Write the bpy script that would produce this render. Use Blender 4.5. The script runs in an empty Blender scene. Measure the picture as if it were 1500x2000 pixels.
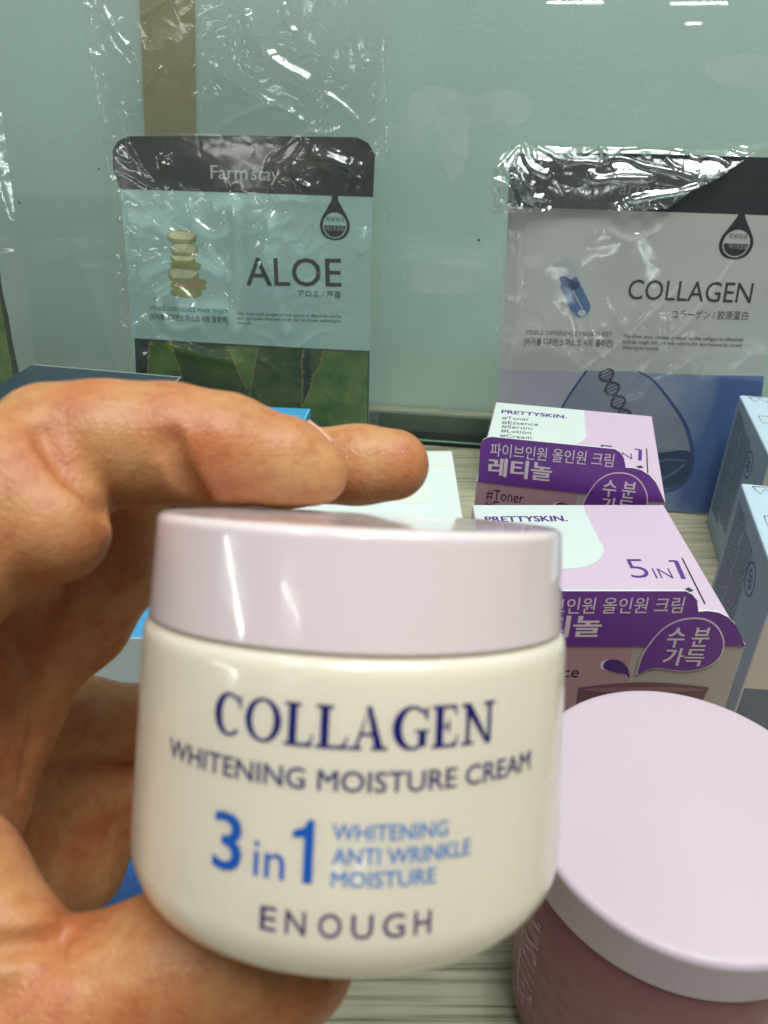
import bpy, bmesh, math, random
import numpy as np
from mathutils import Vector, Matrix, noise
from mathutils.geometry import tessellate_polygon

R = math.radians
scene = bpy.context.scene
COL = scene.collection
MM = 0.001

# ------------------------------------------------------------------ camera, world, lamps, exposure
F = 1502.0            # focal length in photo pixels (photo 1500 x 2000)
PITCH = R(32)         # camera looks down by this much
EYE = 242.0           # camera height over the tabletop, mm
SP, CP = math.sin(PITCH), math.cos(PITCH)

cd = bpy.data.cameras.new('camera')
cam = bpy.data.objects.new('camera', cd)
COL.objects.link(cam)
cam.location = (0, 0, EYE * MM)
cam.rotation_euler = (math.pi / 2 - PITCH, 0, 0)
cd.sensor_fit = 'VERTICAL'
cd.sensor_height = 36.0
cd.sensor_width = 27.0
cd.lens = F / 2000.0 * 36.0
cd.clip_start = 0.004
cd.clip_end = 20.0
cd.dof.use_dof = True
cd.dof.focus_distance = 0.27
cd.dof.aperture_fstop = 23.0
scene.camera = cam

world = bpy.data.worlds.new('World')
scene.world = world
world.use_nodes = True
bg = world.node_tree.nodes['Background']
bg.inputs['Color'].default_value = (0.92, 0.97, 0.93, 1)
bg.inputs['Strength'].default_value = 0.095


def lamp(name, loc, target, sx, sy, power, color, spin=0.0):
    l = bpy.data.lights.new(name, 'AREA')
    l.shape = 'RECTANGLE'
    l.size, l.size_y = sx, sy
    l.energy = power
    l.color = color
    o = bpy.data.objects.new(name, l)
    COL.objects.link(o)
    o.location = loc
    d = (Vector(target) - Vector(loc)).normalized()
    q = d.to_track_quat('-Z', 'Y')
    o.rotation_euler = (q.to_matrix() @ Matrix.Rotation(spin, 3, 'Z')).to_euler()
    return o


COOL = (0.93, 1.0, 0.97)
# ceiling tubes of the shop, running towards the wall, and the broad light of its ceiling
lamp('ceiling_tube', (-0.70, -0.05, 1.75), (-0.70, -0.05, 0), 0.05, 1.2, 4.0, COOL)
lamp('ceiling_tube', (0.12, -0.10, 1.75), (0.12, -0.10, 0), 0.05, 1.2, 8.0, COOL)
lamp('ceiling_tube', (0.90, -0.05, 1.75), (0.90, -0.05, 0), 0.05, 1.2, 5.0, COOL)
lamp('ceiling_panel', (0.30, -0.05, 1.65), (0.12, 0.12, 0.0), 1.2, 0.6, 23.0, (1.0, 0.985, 0.96))
# slim far off tubes of the shop: streaks on the glossy lid, thin lines on the glass pane
lamp('shop_tube', (-1.04, -0.335, 0.405), (-0.03, 0.1, 0.2), 0.016, 0.34, 0.6, COOL, R(90))
lamp('shop_tube', (-1.03, -1.36, 0.925), (-0.03, 0.1, 0.2), 0.012, 0.36, 0.5, (1, 0.97, 0.9), R(90))
lamp('shop_tube', (-0.12, -1.5, 0.3065), (0.1, 0.46, 0.255), 0.145, 0.005, 0.10, COOL)
lamp('shop_tube', (0.185, -1.5, 0.302), (0.15, 0.46, 0.255), 0.134, 0.005, 0.10, COOL)
lamp('shop_tube', (0.182, -1.5, 0.259), (0.15, 0.46, 0.245), 0.036, 0.004, 0.02, COOL)

vs = scene.view_settings
vs.view_transform = 'Standard'
vs.look = 'None'
vs.exposure = 0.16
vs.gamma = 1.0
vs.use_curve_mapping = False
scene.cycles.use_denoising = True
scene.cycles.max_bounces = 10
scene.cycles.transparent_max_bounces = 16
scene.cycles.caustics_reflective = False
scene.cycles.caustics_refractive = False

# ------------------------------------------------------------------ helpers: space


def ray(x, y):
    u, v = (x - 750) / F, (y - 1000) / F
    return Vector((u, CP - v * SP, -(SP + v * CP)))


def PX(x, y, z):
    """photo pixel at depth z (mm along the optical axis) -> world mm"""
    return ray(x, y) * z + Vector((0, 0, EYE))


def camv(v):
    """camera vector (x right, y down, z forward) -> world"""
    return Vector((v[0], v[2] * CP - v[1] * SP, -(v[2] * SP + v[1] * CP)))


def s2l(c):
    c = c / 255.0
    return c / 12.92 if c <= 0.04045 else ((c + 0.055) / 1.055) ** 2.4


def rgb(r, g, b, k=1.0):
    return (s2l(r) * k, s2l(g) * k, s2l(b) * k, 1)


# ------------------------------------------------------------------ helpers: materials
MATS = {}


def mat(name, color, rough=0.5, spec=0.5, var=0.0, vscale=40.0, bump=0.0, bscale=400.0, coat=0.0, sss=0.0,
        sssr=(1, 0.4, 0.2), ssss=0.002, stretch=None, bdist=0.0005):
    m = bpy.data.materials.new(name)
    MATS[name] = m
    m.use_nodes = True
    nt = m.node_tree
    p = nt.nodes['Principled BSDF']
    p.inputs['Base Color'].default_value = color
    p.inputs['Roughness'].default_value = rough
    p.inputs['Specular IOR Level'].default_value = spec
    p.inputs['Coat Weight'].default_value = coat
    p.inputs['Coat Roughness'].default_value = 0.06
    if sss:
        p.inputs['Subsurface Weight'].default_value = sss
        p.inputs['Subsurface Radius'].default_value = sssr
        p.inputs['Subsurface Scale'].default_value = ssss
    tc = nt.nodes.new('ShaderNodeTexCoord')
    src = tc.outputs['Object']
    if stretch:
        mp = nt.nodes.new('ShaderNodeMapping')
        mp.inputs['Scale'].default_value = stretch
        nt.links.new(src, mp.inputs['Vector'])
        src = mp.outputs['Vector']
    if var:
        n = nt.nodes.new('ShaderNodeTexNoise')
        n.inputs['Scale'].default_value = vscale
        n.inputs['Detail'].default_value = 5
        nt.links.new(src, n.inputs['Vector'])
        mr = nt.nodes.new('ShaderNodeMapRange')
        mr.inputs[1].default_value = 0.3
        mr.inputs[2].default_value = 0.7
        mr.inputs[3].default_value = 1 - var
        mr.inputs[4].default_value = 1 + var
        nt.links.new(n.outputs['Fac'], mr.inputs[0])
        hs = nt.nodes.new('ShaderNodeHueSaturation')
        hs.inputs['Color'].default_value = color
        nt.links.new(mr.outputs[0], hs.inputs['Value'])
        nt.links.new(hs.outputs['Color'], p.inputs['Base Color'])
    if coat or name in ('pink_lid', 'jar_cream', 'card_lilac', 'purple', 'pink_jar', 'dark_card'):
        # handling marks: patches of slightly duller surface
        n = nt.nodes.new('ShaderNodeTexNoise')
        n.inputs['Scale'].default_value = 110
        n.inputs['Detail'].default_value = 6
        n.inputs['Distortion'].default_value = 1.2
        nt.links.new(tc.outputs['Object'], n.inputs['Vector'])
        mr = nt.nodes.new('ShaderNodeMapRange')
        mr.inputs[1].default_value = 0.42
        mr.inputs[2].default_value = 0.68
        mr.inputs[3].default_value = rough
        mr.inputs[4].default_value = min(1, rough + 0.16)
        nt.links.new(n.outputs['Fac'], mr.inputs[0])
        nt.links.new(mr.outputs[0], p.inputs['Roughness'])
    if bump:
        n = nt.nodes.new('ShaderNodeTexNoise')
        n.inputs['Scale'].default_value = bscale
        n.inputs['Detail'].default_value = 3
        nt.links.new(src, n.inputs['Vector'])
        b = nt.nodes.new('ShaderNodeBump')
        b.inputs['Strength'].default_value = bump
        b.inputs['Distance'].default_value = bdist
        nt.links.new(n.outputs['Fac'], b.inputs['Height'])
        nt.links.new(b.outputs['Normal'], p.inputs['Normal'])
    return m


def ramp(nt, fac, stops, interp='LINEAR'):
    r = nt.nodes.new('ShaderNodeValToRGB')
    r.color_ramp.interpolation = interp
    el = r.color_ramp.elements
    while len(el) > 1:
        el.remove(el[0])
    el[0].position, el[0].color = stops[0]
    for pos, c in stops[1:]:
        e = el.new(pos)
        e.color = c
    nt.links.new(fac, r.inputs['Fac'])
    return r.outputs['Color']


def film(name, tint, gloss=0.16, rough=0.07, haze=0.05, bump=0.6, bscale=60.0, bdist=0.002):
    """thin clear plastic film: mostly transparent, sharp reflections on its creases"""
    m = bpy.data.materials.new(name)
    MATS[name] = m
    m.use_nodes = True
    nt = m.node_tree
    nt.nodes.clear()
    out = nt.nodes.new('ShaderNodeOutputMaterial')
    tr = nt.nodes.new('ShaderNodeBsdfTransparent')
    tr.inputs['Color'].default_value = tint
    gl = nt.nodes.new('ShaderNodeBsdfGlossy')
    gl.inputs['Roughness'].default_value = rough
    gl.inputs['Color'].default_value = (0.95, 1, 1, 1)
    df = nt.nodes.new('ShaderNodeBsdfDiffuse')
    df.inputs['Color'].default_value = (0.75, 0.78, 0.76, 1)
    tc = nt.nodes.new('ShaderNodeTexCoord')
    n = nt.nodes.new('ShaderNodeTexNoise')
    n.noise_type = 'RIDGED_MULTIFRACTAL'
    n.inputs['Scale'].default_value = bscale
    n.inputs['Detail'].default_value = 3
    n.inputs['Distortion'].default_value = 0.6
    nt.links.new(tc.outputs['Object'], n.inputs['Vector'])
    b = nt.nodes.new('ShaderNodeBump')
    b.inputs['Strength'].default_value = bump
    b.inputs['Distance'].default_value = bdist
    nt.links.new(n.outputs['Fac'], b.inputs['Height'])
    nt.links.new(b.outputs['Normal'], gl.inputs['Normal'])
    fr = nt.nodes.new('ShaderNodeLayerWeight')
    fr.inputs['Blend'].default_value = 0.25
    ma = nt.nodes.new('ShaderNodeMath')
    ma.operation = 'MULTIPLY_ADD'
    ma.inputs[1].default_value = 0.5
    ma.inputs[2].default_value = gloss
    nt.links.new(fr.outputs['Fresnel'], ma.inputs[0])
    m1 = nt.nodes.new('ShaderNodeMixShader')
    m1.inputs[0].default_value = haze
    nt.links.new(tr.outputs[0], m1.inputs[1])
    nt.links.new(df.outputs[0], m1.inputs[2])
    m2 = nt.nodes.new('ShaderNodeMixShader')
    nt.links.new(ma.outputs[0], m2.inputs[0])
    nt.links.new(m1.outputs[0], m2.inputs[1])
    nt.links.new(gl.outputs[0], m2.inputs[2])
    nt.links.new(m2.outputs[0], out.inputs['Surface'])
    return m


# ------------------------------------------------------------------ helpers: meshes and objects


class Part:
    """collects faces (mm, world or local) and links them as ONE mesh object"""

    def __init__(self):
        self.v, self.f, self.m, self.s, self.mats = [], [], [], [], []

    def mi(self, name):
        if name not in self.mats:
            self.mats.append(name)
        return self.mats.index(name)

    def add(self, verts, faces, m, smooth=False):
        b = len(self.v)
        self.v.extend([tuple(q) for q in verts])
        k = self.mi(m)
        for f in faces:
            self.f.append([b + i for i in f])
            self.m.append(k)
            self.s.append(smooth)

    def build(self, name, parent=None, base=Vector((0, 0, 0)), rotz=0.0, bevel=0.0, seg=2):
        me = bpy.data.meshes.new(name)
        base = Vector(base)
        me.from_pydata([((Vector(q) - base) * MM) for q in self.v], [], self.f)
        for n in self.mats:
            me.materials.append(MATS[n])
        me.polygons.foreach_set('material_index', self.m)
        me.polygons.foreach_set('use_smooth', self.s)
        me.update()
        o = bpy.data.objects.new(name, me)
        COL.objects.link(o)
        if parent:
            o.parent = parent
        else:
            o.location = base * MM
            o.rotation_euler.z = rotz
        if bevel:
            bv = o.modifiers.new('bevel', 'BEVEL')
            bv.width = bevel * MM
            bv.segments = seg
            bv.limit_method = 'ANGLE'
        return o


def tag(o, label=None, cat=None, group=None, kind=None):
    if label:
        o['label'] = label
    if cat:
        o['category'] = cat
    if group:
        o['group'] = group
    if kind:
        o['kind'] = kind
    return o


def thing(name, label, cat, base, rotz=0.0, group=None):
    o = bpy.data.objects.new(name, None)
    o.empty_display_size = 0.01
    COL.objects.link(o)
    o.location = Vector(base) * MM
    o.rotation_euler.z = rotz
    return tag(o, label, cat, group)


# surfaces: map photo pixels to surface coordinates (a, b) and those to points ------------------


class Flat:
    def __init__(self, o, u, v, pose=None, bulge=None):
        self.o, self.u, self.v = Vector(o), Vector(u).normalized(), Vector(v).normalized()
        self.n = self.u.cross(self.v).normalized()
        self.bulge = bulge
        self.pose = pose          # Matrix local -> world used for pixels
        self.step = None

    def ab(self, x, y, pose='own'):
        M = self.pose if pose == 'own' else pose
        r, c = ray(x, y), Vector((0, 0, EYE))
        if M is not None:
            Mi = M.inverted()
            c = Mi @ c
            r = Mi.to_3x3() @ r
        t = ((self.o - c).dot(self.n)) / r.dot(self.n)
        q = c + r * t - self.o
        return Vector((q.dot(self.u), q.dot(self.v)))

    def at(self, a, b, off=0.0):
        if self.bulge:
            off += self.bulge(a, b)
        return self.o + self.u * a + self.v * b + self.n * off


_tc = {}


def text_geo(s, bold=0.0):
    k = (s, bold)
    if k not in _tc:
        cu = bpy.data.curves.new('t', 'FONT')
        cu.body = s
        cu.resolution_u = 3
        cu.offset = bold
        o = bpy.data.objects.new('t', cu)
        COL.objects.link(o)
        dg = bpy.context.evaluated_depsgraph_get()
        dg.update()
        me = o.evaluated_get(dg).to_mesh()
        vs_ = [(v.co.x, v.co.y) for v in me.vertices]
        fs_ = [list(p.vertices) for p in me.polygons]
        o.evaluated_get(dg).to_mesh_clear()
        bpy.data.objects.remove(o)
        bpy.data.curves.remove(cu)
        _tc[k] = (vs_, fs_)
    return _tc[k]


def cut(verts, faces, step):
    """slice a flat 2D mesh so it can follow a curved surface"""
    if not step:
        return verts, faces
    bm = bmesh.new()
    bv = [bm.verts.new((v[0], v[1], 0)) for v in verts]
    for f in faces:
        try:
            bm.faces.new([bv[i] for i in f])
        except ValueError:
            pass
    for ax in (0, 1):
        if not step[ax]:
            continue
        lo = min(v[ax] for v in verts)
        hi = max(v[ax] for v in verts)
        k = math.ceil(lo / step[ax])
        while k * step[ax] < hi:
            co = [0, 0, 0]
            no = [0, 0, 0]
            co[ax] = k * step[ax]
            no[ax] = 1
            g = bm.verts[:] + bm.edges[:] + bm.faces[:]
            bmesh.ops.bisect_plane(bm, geom=g, plane_co=co, plane_no=no, dist=1e-5)
            k += 1
    bm.verts.index_update()
    v2 = [(v.co.x, v.co.y) for v in bm.verts]
    f2 = [[v.index for v in f.verts] for f in bm.faces]
    bm.free()
    return v2, f2


def put(part, surf, verts, faces, m, lvl=1, smooth=False):
    verts, faces = cut(verts, faces, surf.step)
    pts = [surf.at(a, b, 0.07 * lvl) for a, b in verts]
    out = []
    for f in faces:
        p = [pts[i] for i in f]
        n = Vector((0, 0, 0))
        for i in range(1, len(p) - 1):
            n += (p[i] - p[0]).cross(p[i + 1] - p[0])
        a, b = verts[f[0]]
        up = surf.at(a, b, 1) - surf.at(a, b, 0)
        out.append(f if n.dot(up) >= 0 else f[::-1])
    part.add(pts, out, m, smooth)


def poly(part, surf, pts, m, lvl=1):
    tri = tessellate_polygon([[Vector((p[0], p[1], 0)) for p in pts]])
    put(part, surf, pts, [list(t) for t in tri], m, lvl)


def line(part, surf, pts, w, m, lvl=1):
    """flat stroke of width w along pts"""
    n = len(pts)
    vs_, fs_ = [], []
    for i, p in enumerate(pts):
        a = Vector(pts[max(i - 1, 0)])
        b = Vector(pts[min(i + 1, n - 1)])
        d = (b - a).normalized()
        q = Vector((-d.y, d.x)) * (w[i] if isinstance(w, (list, tuple)) else w) / 2
        p = Vector(p)
        vs_ += [tuple(p + q), tuple(p - q)]
        if i:
            fs_.append([2 * i - 2, 2 * i - 1, 2 * i + 1, 2 * i])
    put(part, surf, vs_, fs_, m, lvl)


def smooth_pts(pts, sub=6, closed=False):
    """Catmull-Rom through 2D points"""
    P = [Vector(p) for p in pts]
    n = len(P)
    out = []
    rng = range(n) if closed else range(n - 1)
    for i in rng:
        g = (lambda k: P[k % n]) if closed else (lambda k: P[min(max(k, 0), n - 1)])
        p0, p1, p2, p3 = g(i - 1), g(i), g(i + 1), g(i + 2)
        for s in range(sub):
            t = s / sub
            out.append(tuple(0.5 * ((2 * p1) + (p2 - p0) * t + (2 * p0 - 5 * p1 + 4 * p2 - p3) * t * t +
                                    (3 * p1 - p0 - 3 * p2 + p3) * t ** 3)))
    if not closed:
        out.append(tuple(P[-1]))
    return out


def text(part, surf, s, p0, p1, h, m, lvl=1, bold=0.0, shear=0.0, cap=None, drop=0.0):
    """text from p0 to p1 (left and right end of the base line), letters h high"""
    vs_, fs_ = text_geo(s, min(0.0, bold))
    x0 = min(v[0] for v in vs_)
    x1 = max(v[0] for v in vs_)
    p0, p1 = Vector(p0), Vector(p1)
    d = p1 - p0
    sx = d.length / (x1 - x0)
    sy = h / (cap or 0.72)
    d.normalize()
    q = Vector((-d.y, d.x))
    if surf_flip(surf):
        q = -q
    # heavier strokes: the same letters laid down again, a little to each side
    ofs = [(0, 0)] if bold <= 0 else [(-1, 0.4), (1, 0.4), (-1, -0.4), (1, -0.4)]
    for k, (ox, oy) in enumerate(ofs):
        pts = [tuple(p0 + d * ((v[0] - x0 + ox * bold) * sx + shear * v[1] * sy) + q * ((v[1] + oy * bold) * sy - drop)) for v in vs_]
        put(part, surf, pts, fs_, m, lvl + 0.12 * k)


def surf_flip(s):
    return getattr(s, 'flip', False)


def box_faces(x0, x1, y0, y1, z0, z1):
    v = [(x0, y0, z0), (x1, y0, z0), (x1, y1, z0), (x0, y1, z0), (x0, y0, z1), (x1, y0, z1), (x1, y1, z1), (x0, y1, z1)]
    f = [[0, 3, 2, 1], [4, 5, 6, 7], [0, 1, 5, 4], [1, 2, 6, 5], [2, 3, 7, 6], [3, 0, 4, 7]]
    return v, f


def rbox(part, x0, x1, y0, y1, z0, z1, m, r=0.6, top=None, front=None, side=None):
    """carton with softly rounded edges; optional materials per side"""
    bm = bmesh.new()
    v, f = box_faces(x0, x1, y0, y1, z0, z1)
    bv = [bm.verts.new(q) for q in v]
    for q in f:
        bm.faces.new([bv[i] for i in q])
    bmesh.ops.bevel(bm, geom=bm.edges[:], offset=r, segments=2, affect='EDGES', profile=0.5)
    bm.normal_update()
    bm.verts.index_update()
    vs_ = [tuple(q.co) for q in bm.verts]
    for fc in bm.faces:
        n = fc.normal
        mm = m
        if n.z > 0.7 and top:
            mm = top
        elif n.y < -0.7 and front:
            mm = front
        elif abs(n.x) > 0.7 and side:
            mm = side
        part.add([vs_[q.index] for q in fc.verts], [list(range(len(fc.verts)))], mm)
    bm.free()


def lathe(part, prof, axis_o, a, n, c, m, seg=128, smooth=True):
    """prof: (radius, height along a) pairs, bottom to top"""
    vs_, fs_ = [], []
    k = len(prof)
    for i in range(seg):
        t = 2 * math.pi * i / seg
        for r_, h in prof:
            vs_.append(axis_o + a * h + (n * math.cos(t) + c * math.sin(t)) * r_)
    for i in range(seg):
        j = (i + 1) % seg
        for q in range(k - 1):
            fs_.append([i * k + q, j * k + q, j * k + q + 1, i * k + q + 1])
    fs_.append([i * k + k - 1 for i in range(seg)])
    fs_.append([i * k for i in range(seg)][::-1])
    part.add(vs_, fs_, m, smooth)


def fillet(r0, h0, r1, h1, cx, cy, rad, a0, a1, n=6):
    return [(cx + rad * math.cos(R(a0 + (a1 - a0) * i / n)), cy + rad * math.sin(R(a0 + (a1 - a0) * i / n))) for i in range(n + 1)]


# ------------------------------------------------------------------ materials
def wood_top():
    m = bpy.data.materials.new('pale_wood_laminate')
    MATS['wood'] = m
    m.use_nodes = True
    nt = m.node_tree
    p = nt.nodes['Principled BSDF']
    tc = nt.nodes.new('ShaderNodeTexCoord')
    mp = nt.nodes.new('ShaderNodeMapping')
    mp.inputs['Rotation'].default_value = (0, 0, R(-9))
    mp.inputs['Scale'].default_value = (10, 420, 1)
    nt.links.new(tc.outputs['Object'], mp.inputs['Vector'])
    n1 = nt.nodes.new('ShaderNodeTexNoise')
    n1.inputs['Scale'].default_value = 1.0
    n1.inputs['Detail'].default_value = 6
    n1.inputs['Roughness'].default_value = 0.62
    n1.inputs['Distortion'].default_value = 0.35
    nt.links.new(mp.outputs[0], n1.inputs['Vector'])
    c = ramp(nt, n1.outputs['Fac'], [(0.30, (0.12, 0.11, 0.068, 1)), (0.42, (0.25, 0.235, 0.16, 1)), (0.52, (0.37, 0.355, 0.25, 1)), (0.75, (0.43, 0.415, 0.31, 1))])
    nt.links.new(c, p.inputs['Base Color'])
    p.inputs['Roughness'].default_value = 0.45
    b = nt.nodes.new('ShaderNodeBump')
    b.inputs['Strength'].default_value = 0.25
    b.inputs['Distance'].default_value = 0.0004
    nt.links.new(n1.outputs['Fac'], b.inputs['Height'])
    nt.links.new(b.outputs[0], p.inputs['Normal'])


def wall_paint():
    m = mat('wall_paint', rgb(216, 231, 227), 0.55, 0.4, var=0.05, vscale=9, bump=0.3, bscale=420, bdist=0.0004)
    return m


def skin():
    m = bpy.data.materials.new('skin')
    MATS['skin'] = m
    m.use_nodes = True
    nt = m.node_tree
    p = nt.nodes['Principled BSDF']
    tc = nt.nodes.new('ShaderNodeTexCoord')
    n1 = nt.nodes.new('ShaderNodeTexNoise')
    n1.inputs['Scale'].default_value = 75
    n1.inputs['Detail'].default_value = 4
    nt.links.new(tc.outputs['Object'], n1.inputs['Vector'])
    c = ramp(nt, n1.outputs['Fac'], [(0.28, (0.41, 0.122, 0.046, 1)), (0.5, (0.465, 0.200, 0.080, 1)), (0.72, (0.48, 0.265, 0.112, 1))])
    n3 = nt.nodes.new('ShaderNodeTexNoise')
    n3.inputs['Scale'].default_value = 330
    n3.inputs['Detail'].default_value = 5
    n3.inputs['Roughness'].default_value = 0.7
    nt.links.new(tc.outputs['Object'], n3.inputs['Vector'])
    c3 = ramp(nt, n3.outputs['Fac'], [(0.33, (0.80, 0.66, 0.62, 1)), (0.5, (0.94, 0.92, 0.90, 1)), (0.68, (1.02, 1.06, 1.08, 1))])
    mx = nt.nodes.new('ShaderNodeMix')
    mx.data_type = 'RGBA'
    mx.blend_type = 'MULTIPLY'
    mx.inputs[0].default_value = 0.9
    nt.links.new(c, mx.inputs[6])
    nt.links.new(c3, mx.inputs[7])
    nt.links.new(mx.outputs[2], p.inputs['Base Color'])
    p.inputs['Roughness'].default_value = 0.46
    p.inputs['Specular IOR Level'].default_value = 0.35
    p.inputs['Subsurface Weight'].default_value = 0.22
    p.inputs['Subsurface Radius'].default_value = (1.0, 0.32, 0.14)
    p.inputs['Subsurface Scale'].default_value = 0.0028
    v = nt.nodes.new('ShaderNodeTexVoronoi')
    v.inputs['Scale'].default_value = 900
    v.feature = 'DISTANCE_TO_EDGE'
    n2 = nt.nodes.new('ShaderNodeTexNoise')
    n2.inputs['Scale'].default_value = 500
    n2.inputs['Detail'].default_value = 4
    nt.links.new(tc.outputs['Object'], v.inputs['Vector'])
    nt.links.new(tc.outputs['Object'], n2.inputs['Vector'])
    ad = nt.nodes.new('ShaderNodeMath')
    ad.operation = 'ADD'
    nt.links.new(v.outputs['Distance'], ad.inputs[0])
    nt.links.new(n2.outputs['Fac'], ad.inputs[1])
    b = nt.nodes.new('ShaderNodeBump')
    b.inputs['Strength'].default_value = 0.5
    b.inputs['Distance'].default_value = 0.0003
    nt.links.new(ad.outputs[0], b.inputs['Height'])
    nt.links.new(b.outputs[0], p.inputs['Normal'])


wood_top()
wall_paint()
skin()
mat('nail', (0.68, 0.42, 0.30, 1), 0.25, 0.5, sss=0.2)
mat('lid_lilac', rgb(220, 206, 207), 0.07, 0.5, var=0.015, vscale=60, coat=0.4, bump=0.05, bscale=90, bdist=0.0006)
mat('jar_cream', rgb(222, 214, 195), 0.15, 0.5, coat=0.3, sss=0.5, sssr=(1, 0.95, 0.8), ssss=0.005, var=0.012, vscale=60)
mat('ink_navy', rgb(14, 14, 98), 0.4)
mat('ink_indigo', rgb(42, 38, 100), 0.4)
mat('ink_blue', rgb(12, 84, 172), 0.4)
mat('ink_skyblue', rgb(80, 130, 192), 0.4)
mat('ink_plum', rgb(66, 52, 98), 0.4)
mat('pink_lid', rgb(186, 171, 183), 0.42, 0.4, bump=0.06, bscale=1500, bdist=0.0002, var=0.012, vscale=50)
mat('pink_jar', rgb(132, 78, 90), 0.35, 0.5, var=0.02, vscale=50)
mat('pink_print', rgb(196, 160, 172), 0.5)
mat('card_lilac', rgb(190, 172, 191), 0.5, 0.4, var=0.012, vscale=60)
mat('card_white', rgb(192, 206, 201), 0.5, 0.4, var=0.01, vscale=60)
mat('card_pink', rgb(184, 148, 156), 0.5, 0.4, var=0.015)
mat('card_beige', rgb(184, 174, 166), 0.5, 0.4, var=0.015)
mat('card_mauve', rgb(122, 88, 96), 0.5, 0.4)
mat('card_mauve_light', rgb(150, 112, 118), 0.5, 0.4)
mat('purple', rgb(112, 58, 148), 0.42, 0.45, var=0.03, vscale=120)
mat('purple_ink', rgb(78, 44, 122), 0.5)
mat('print_pale', rgb(222, 206, 214), 0.5)
mat('black_ink', rgb(40, 40, 46), 0.5)
mat('grey_ink', rgb(92, 98, 104), 0.5)
mat('ice_top', rgb(172, 194, 205), 0.5, 0.4, var=0.01)
mat('ice_side', rgb(160, 182, 200), 0.5, 0.4, var=0.02)
mat('ice_front', rgb(206, 196, 186), 0.5, 0.4, var=0.02)
mat('ice_band', rgb(112, 120, 134), 0.5, 0.4)
mat('ice_ink', rgb(96, 114, 136), 0.5)
mat('ice_emblem', rgb(60, 88, 160), 0.5)
mat('dark_card', rgb(44, 62, 72), 0.35, 0.5, var=0.05, vscale=60)
mat('painted_glint', rgb(170, 185, 180), 0.4)
mat('leaf_print', rgb(70, 128, 92), 0.5)
mat('blue_card', rgb(58, 142, 186), 0.4, 0.5, var=0.03)
mat('blue_light', rgb(110, 176, 204), 0.4)
mat('blue_deep', rgb(46, 102, 178), 0.4)
mat('white_card', rgb(200, 212, 208), 0.5, 0.4, var=0.01)
mat('white_print', rgb(206, 214, 202), 0.5)
mat('tan', rgb(188, 166, 128), 0.45, 0.5, var=0.08, vscale=50, bump=0.3, bscale=150)
mat('black_rubber', rgb(30, 34, 32), 0.5)
mat('shade_grey', rgb(112, 120, 112), 0.5, var=0.08, vscale=60)
mat('glass_edge', rgb(150, 190, 170), 0.2)
mat('aloe_header', rgb(38, 44, 38), 0.22, 0.5, var=0.05, vscale=30, bump=0.25, bscale=28, bdist=0.002)
mat('aloe_mint', rgb(184, 224, 218), 0.28, 0.5, var=0.03, vscale=14, bump=0.1, bscale=20, bdist=0.002)
mat('collagen_header', rgb(30, 32, 44), 0.22, 0.5, bump=0.25, bscale=28, bdist=0.002)
mat('collagen_grey', rgb(218, 223, 217), 0.28, 0.5, var=0.03, vscale=14, bump=0.2, bscale=26, bdist=0.002)
mat('logo_pale', rgb(190, 204, 196), 0.4)
mat('ink_dark', rgb(44, 54, 54), 0.4)
mat('ink_faint', rgb(92, 120, 120), 0.5)
mat('ink_faint_grey', rgb(112, 120, 128), 0.5)
mat('slice_green', rgb(150, 164, 98), 0.4)
mat('slice_cream', rgb(220, 224, 178), 0.35, 0.5, var=0.05, vscale=200)
mat('slice_brown', rgb(168, 150, 108), 0.4)
mat('leaf_edge', rgb(138, 142, 82), 0.4)
mat('tube_glass', rgb(204, 212, 216), 0.3)
mat('tube_blue', rgb(92, 128, 176), 0.3, var=0.08, vscale=120)
mat('tube_deep', rgb(44, 70, 128), 0.3)
mat('tube_shine', rgb(206, 222, 232), 0.3)
mat('dna', rgb(60, 66, 84), 0.4)
mat('drop_fill', rgb(158, 168, 190), 0.3, var=0.12, vscale=40)
mat('drop_rim', rgb(56, 84, 152), 0.3)
mat('drop_deep', rgb(38, 66, 110), 0.3, var=0.2, vscale=120)


def leaf_mat(name, k):
    m = mat(name, rgb(46, 78, 40), 0.32, 0.5)
    nt = m.node_tree
    p = nt.nodes['Principled BSDF']
    tc = nt.nodes.new('ShaderNodeTexCoord')
    n = nt.nodes.new('ShaderNodeTexNoise')
    n.inputs['Scale'].default_value = 55
    n.inputs['Detail'].default_value = 6
    nt.links.new(tc.outputs['Object'], n.inputs['Vector'])
    c = ramp(nt, n.outputs['Fac'], [(0.32, rgb(44, 92, 44, k)), (0.5, rgb(82, 124, 50, k)), (0.68, rgb(116, 140, 62, k))])
    v = nt.nodes.new('ShaderNodeTexVoronoi')
    v.inputs['Scale'].default_value = 420
    nt.links.new(tc.outputs['Object'], v.inputs['Vector'])
    dots = ramp(nt, v.outputs['Distance'], [(0.0, (1.7, 1.7, 1.5, 1)), (0.22, (1.35, 1.35, 1.2, 1)), (0.3, (1, 1, 1, 1))])
    mx = nt.nodes.new('ShaderNodeMix')
    mx.data_type = 'RGBA'
    mx.blend_type = 'MULTIPLY'
    mx.inputs[0].default_value = 0.75
    nt.links.new(c, mx.inputs[6])
    nt.links.new(dots, mx.inputs[7])
    nt.links.new(mx.outputs[2], p.inputs['Base Color'])


leaf_mat('aloe_leaf', 1.05)
leaf_mat('aloe_leaf_deep', 0.6)
mat('aloe_dark', rgb(26, 54, 42), 0.32, 0.5, var=0.25, vscale=60)


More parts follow.
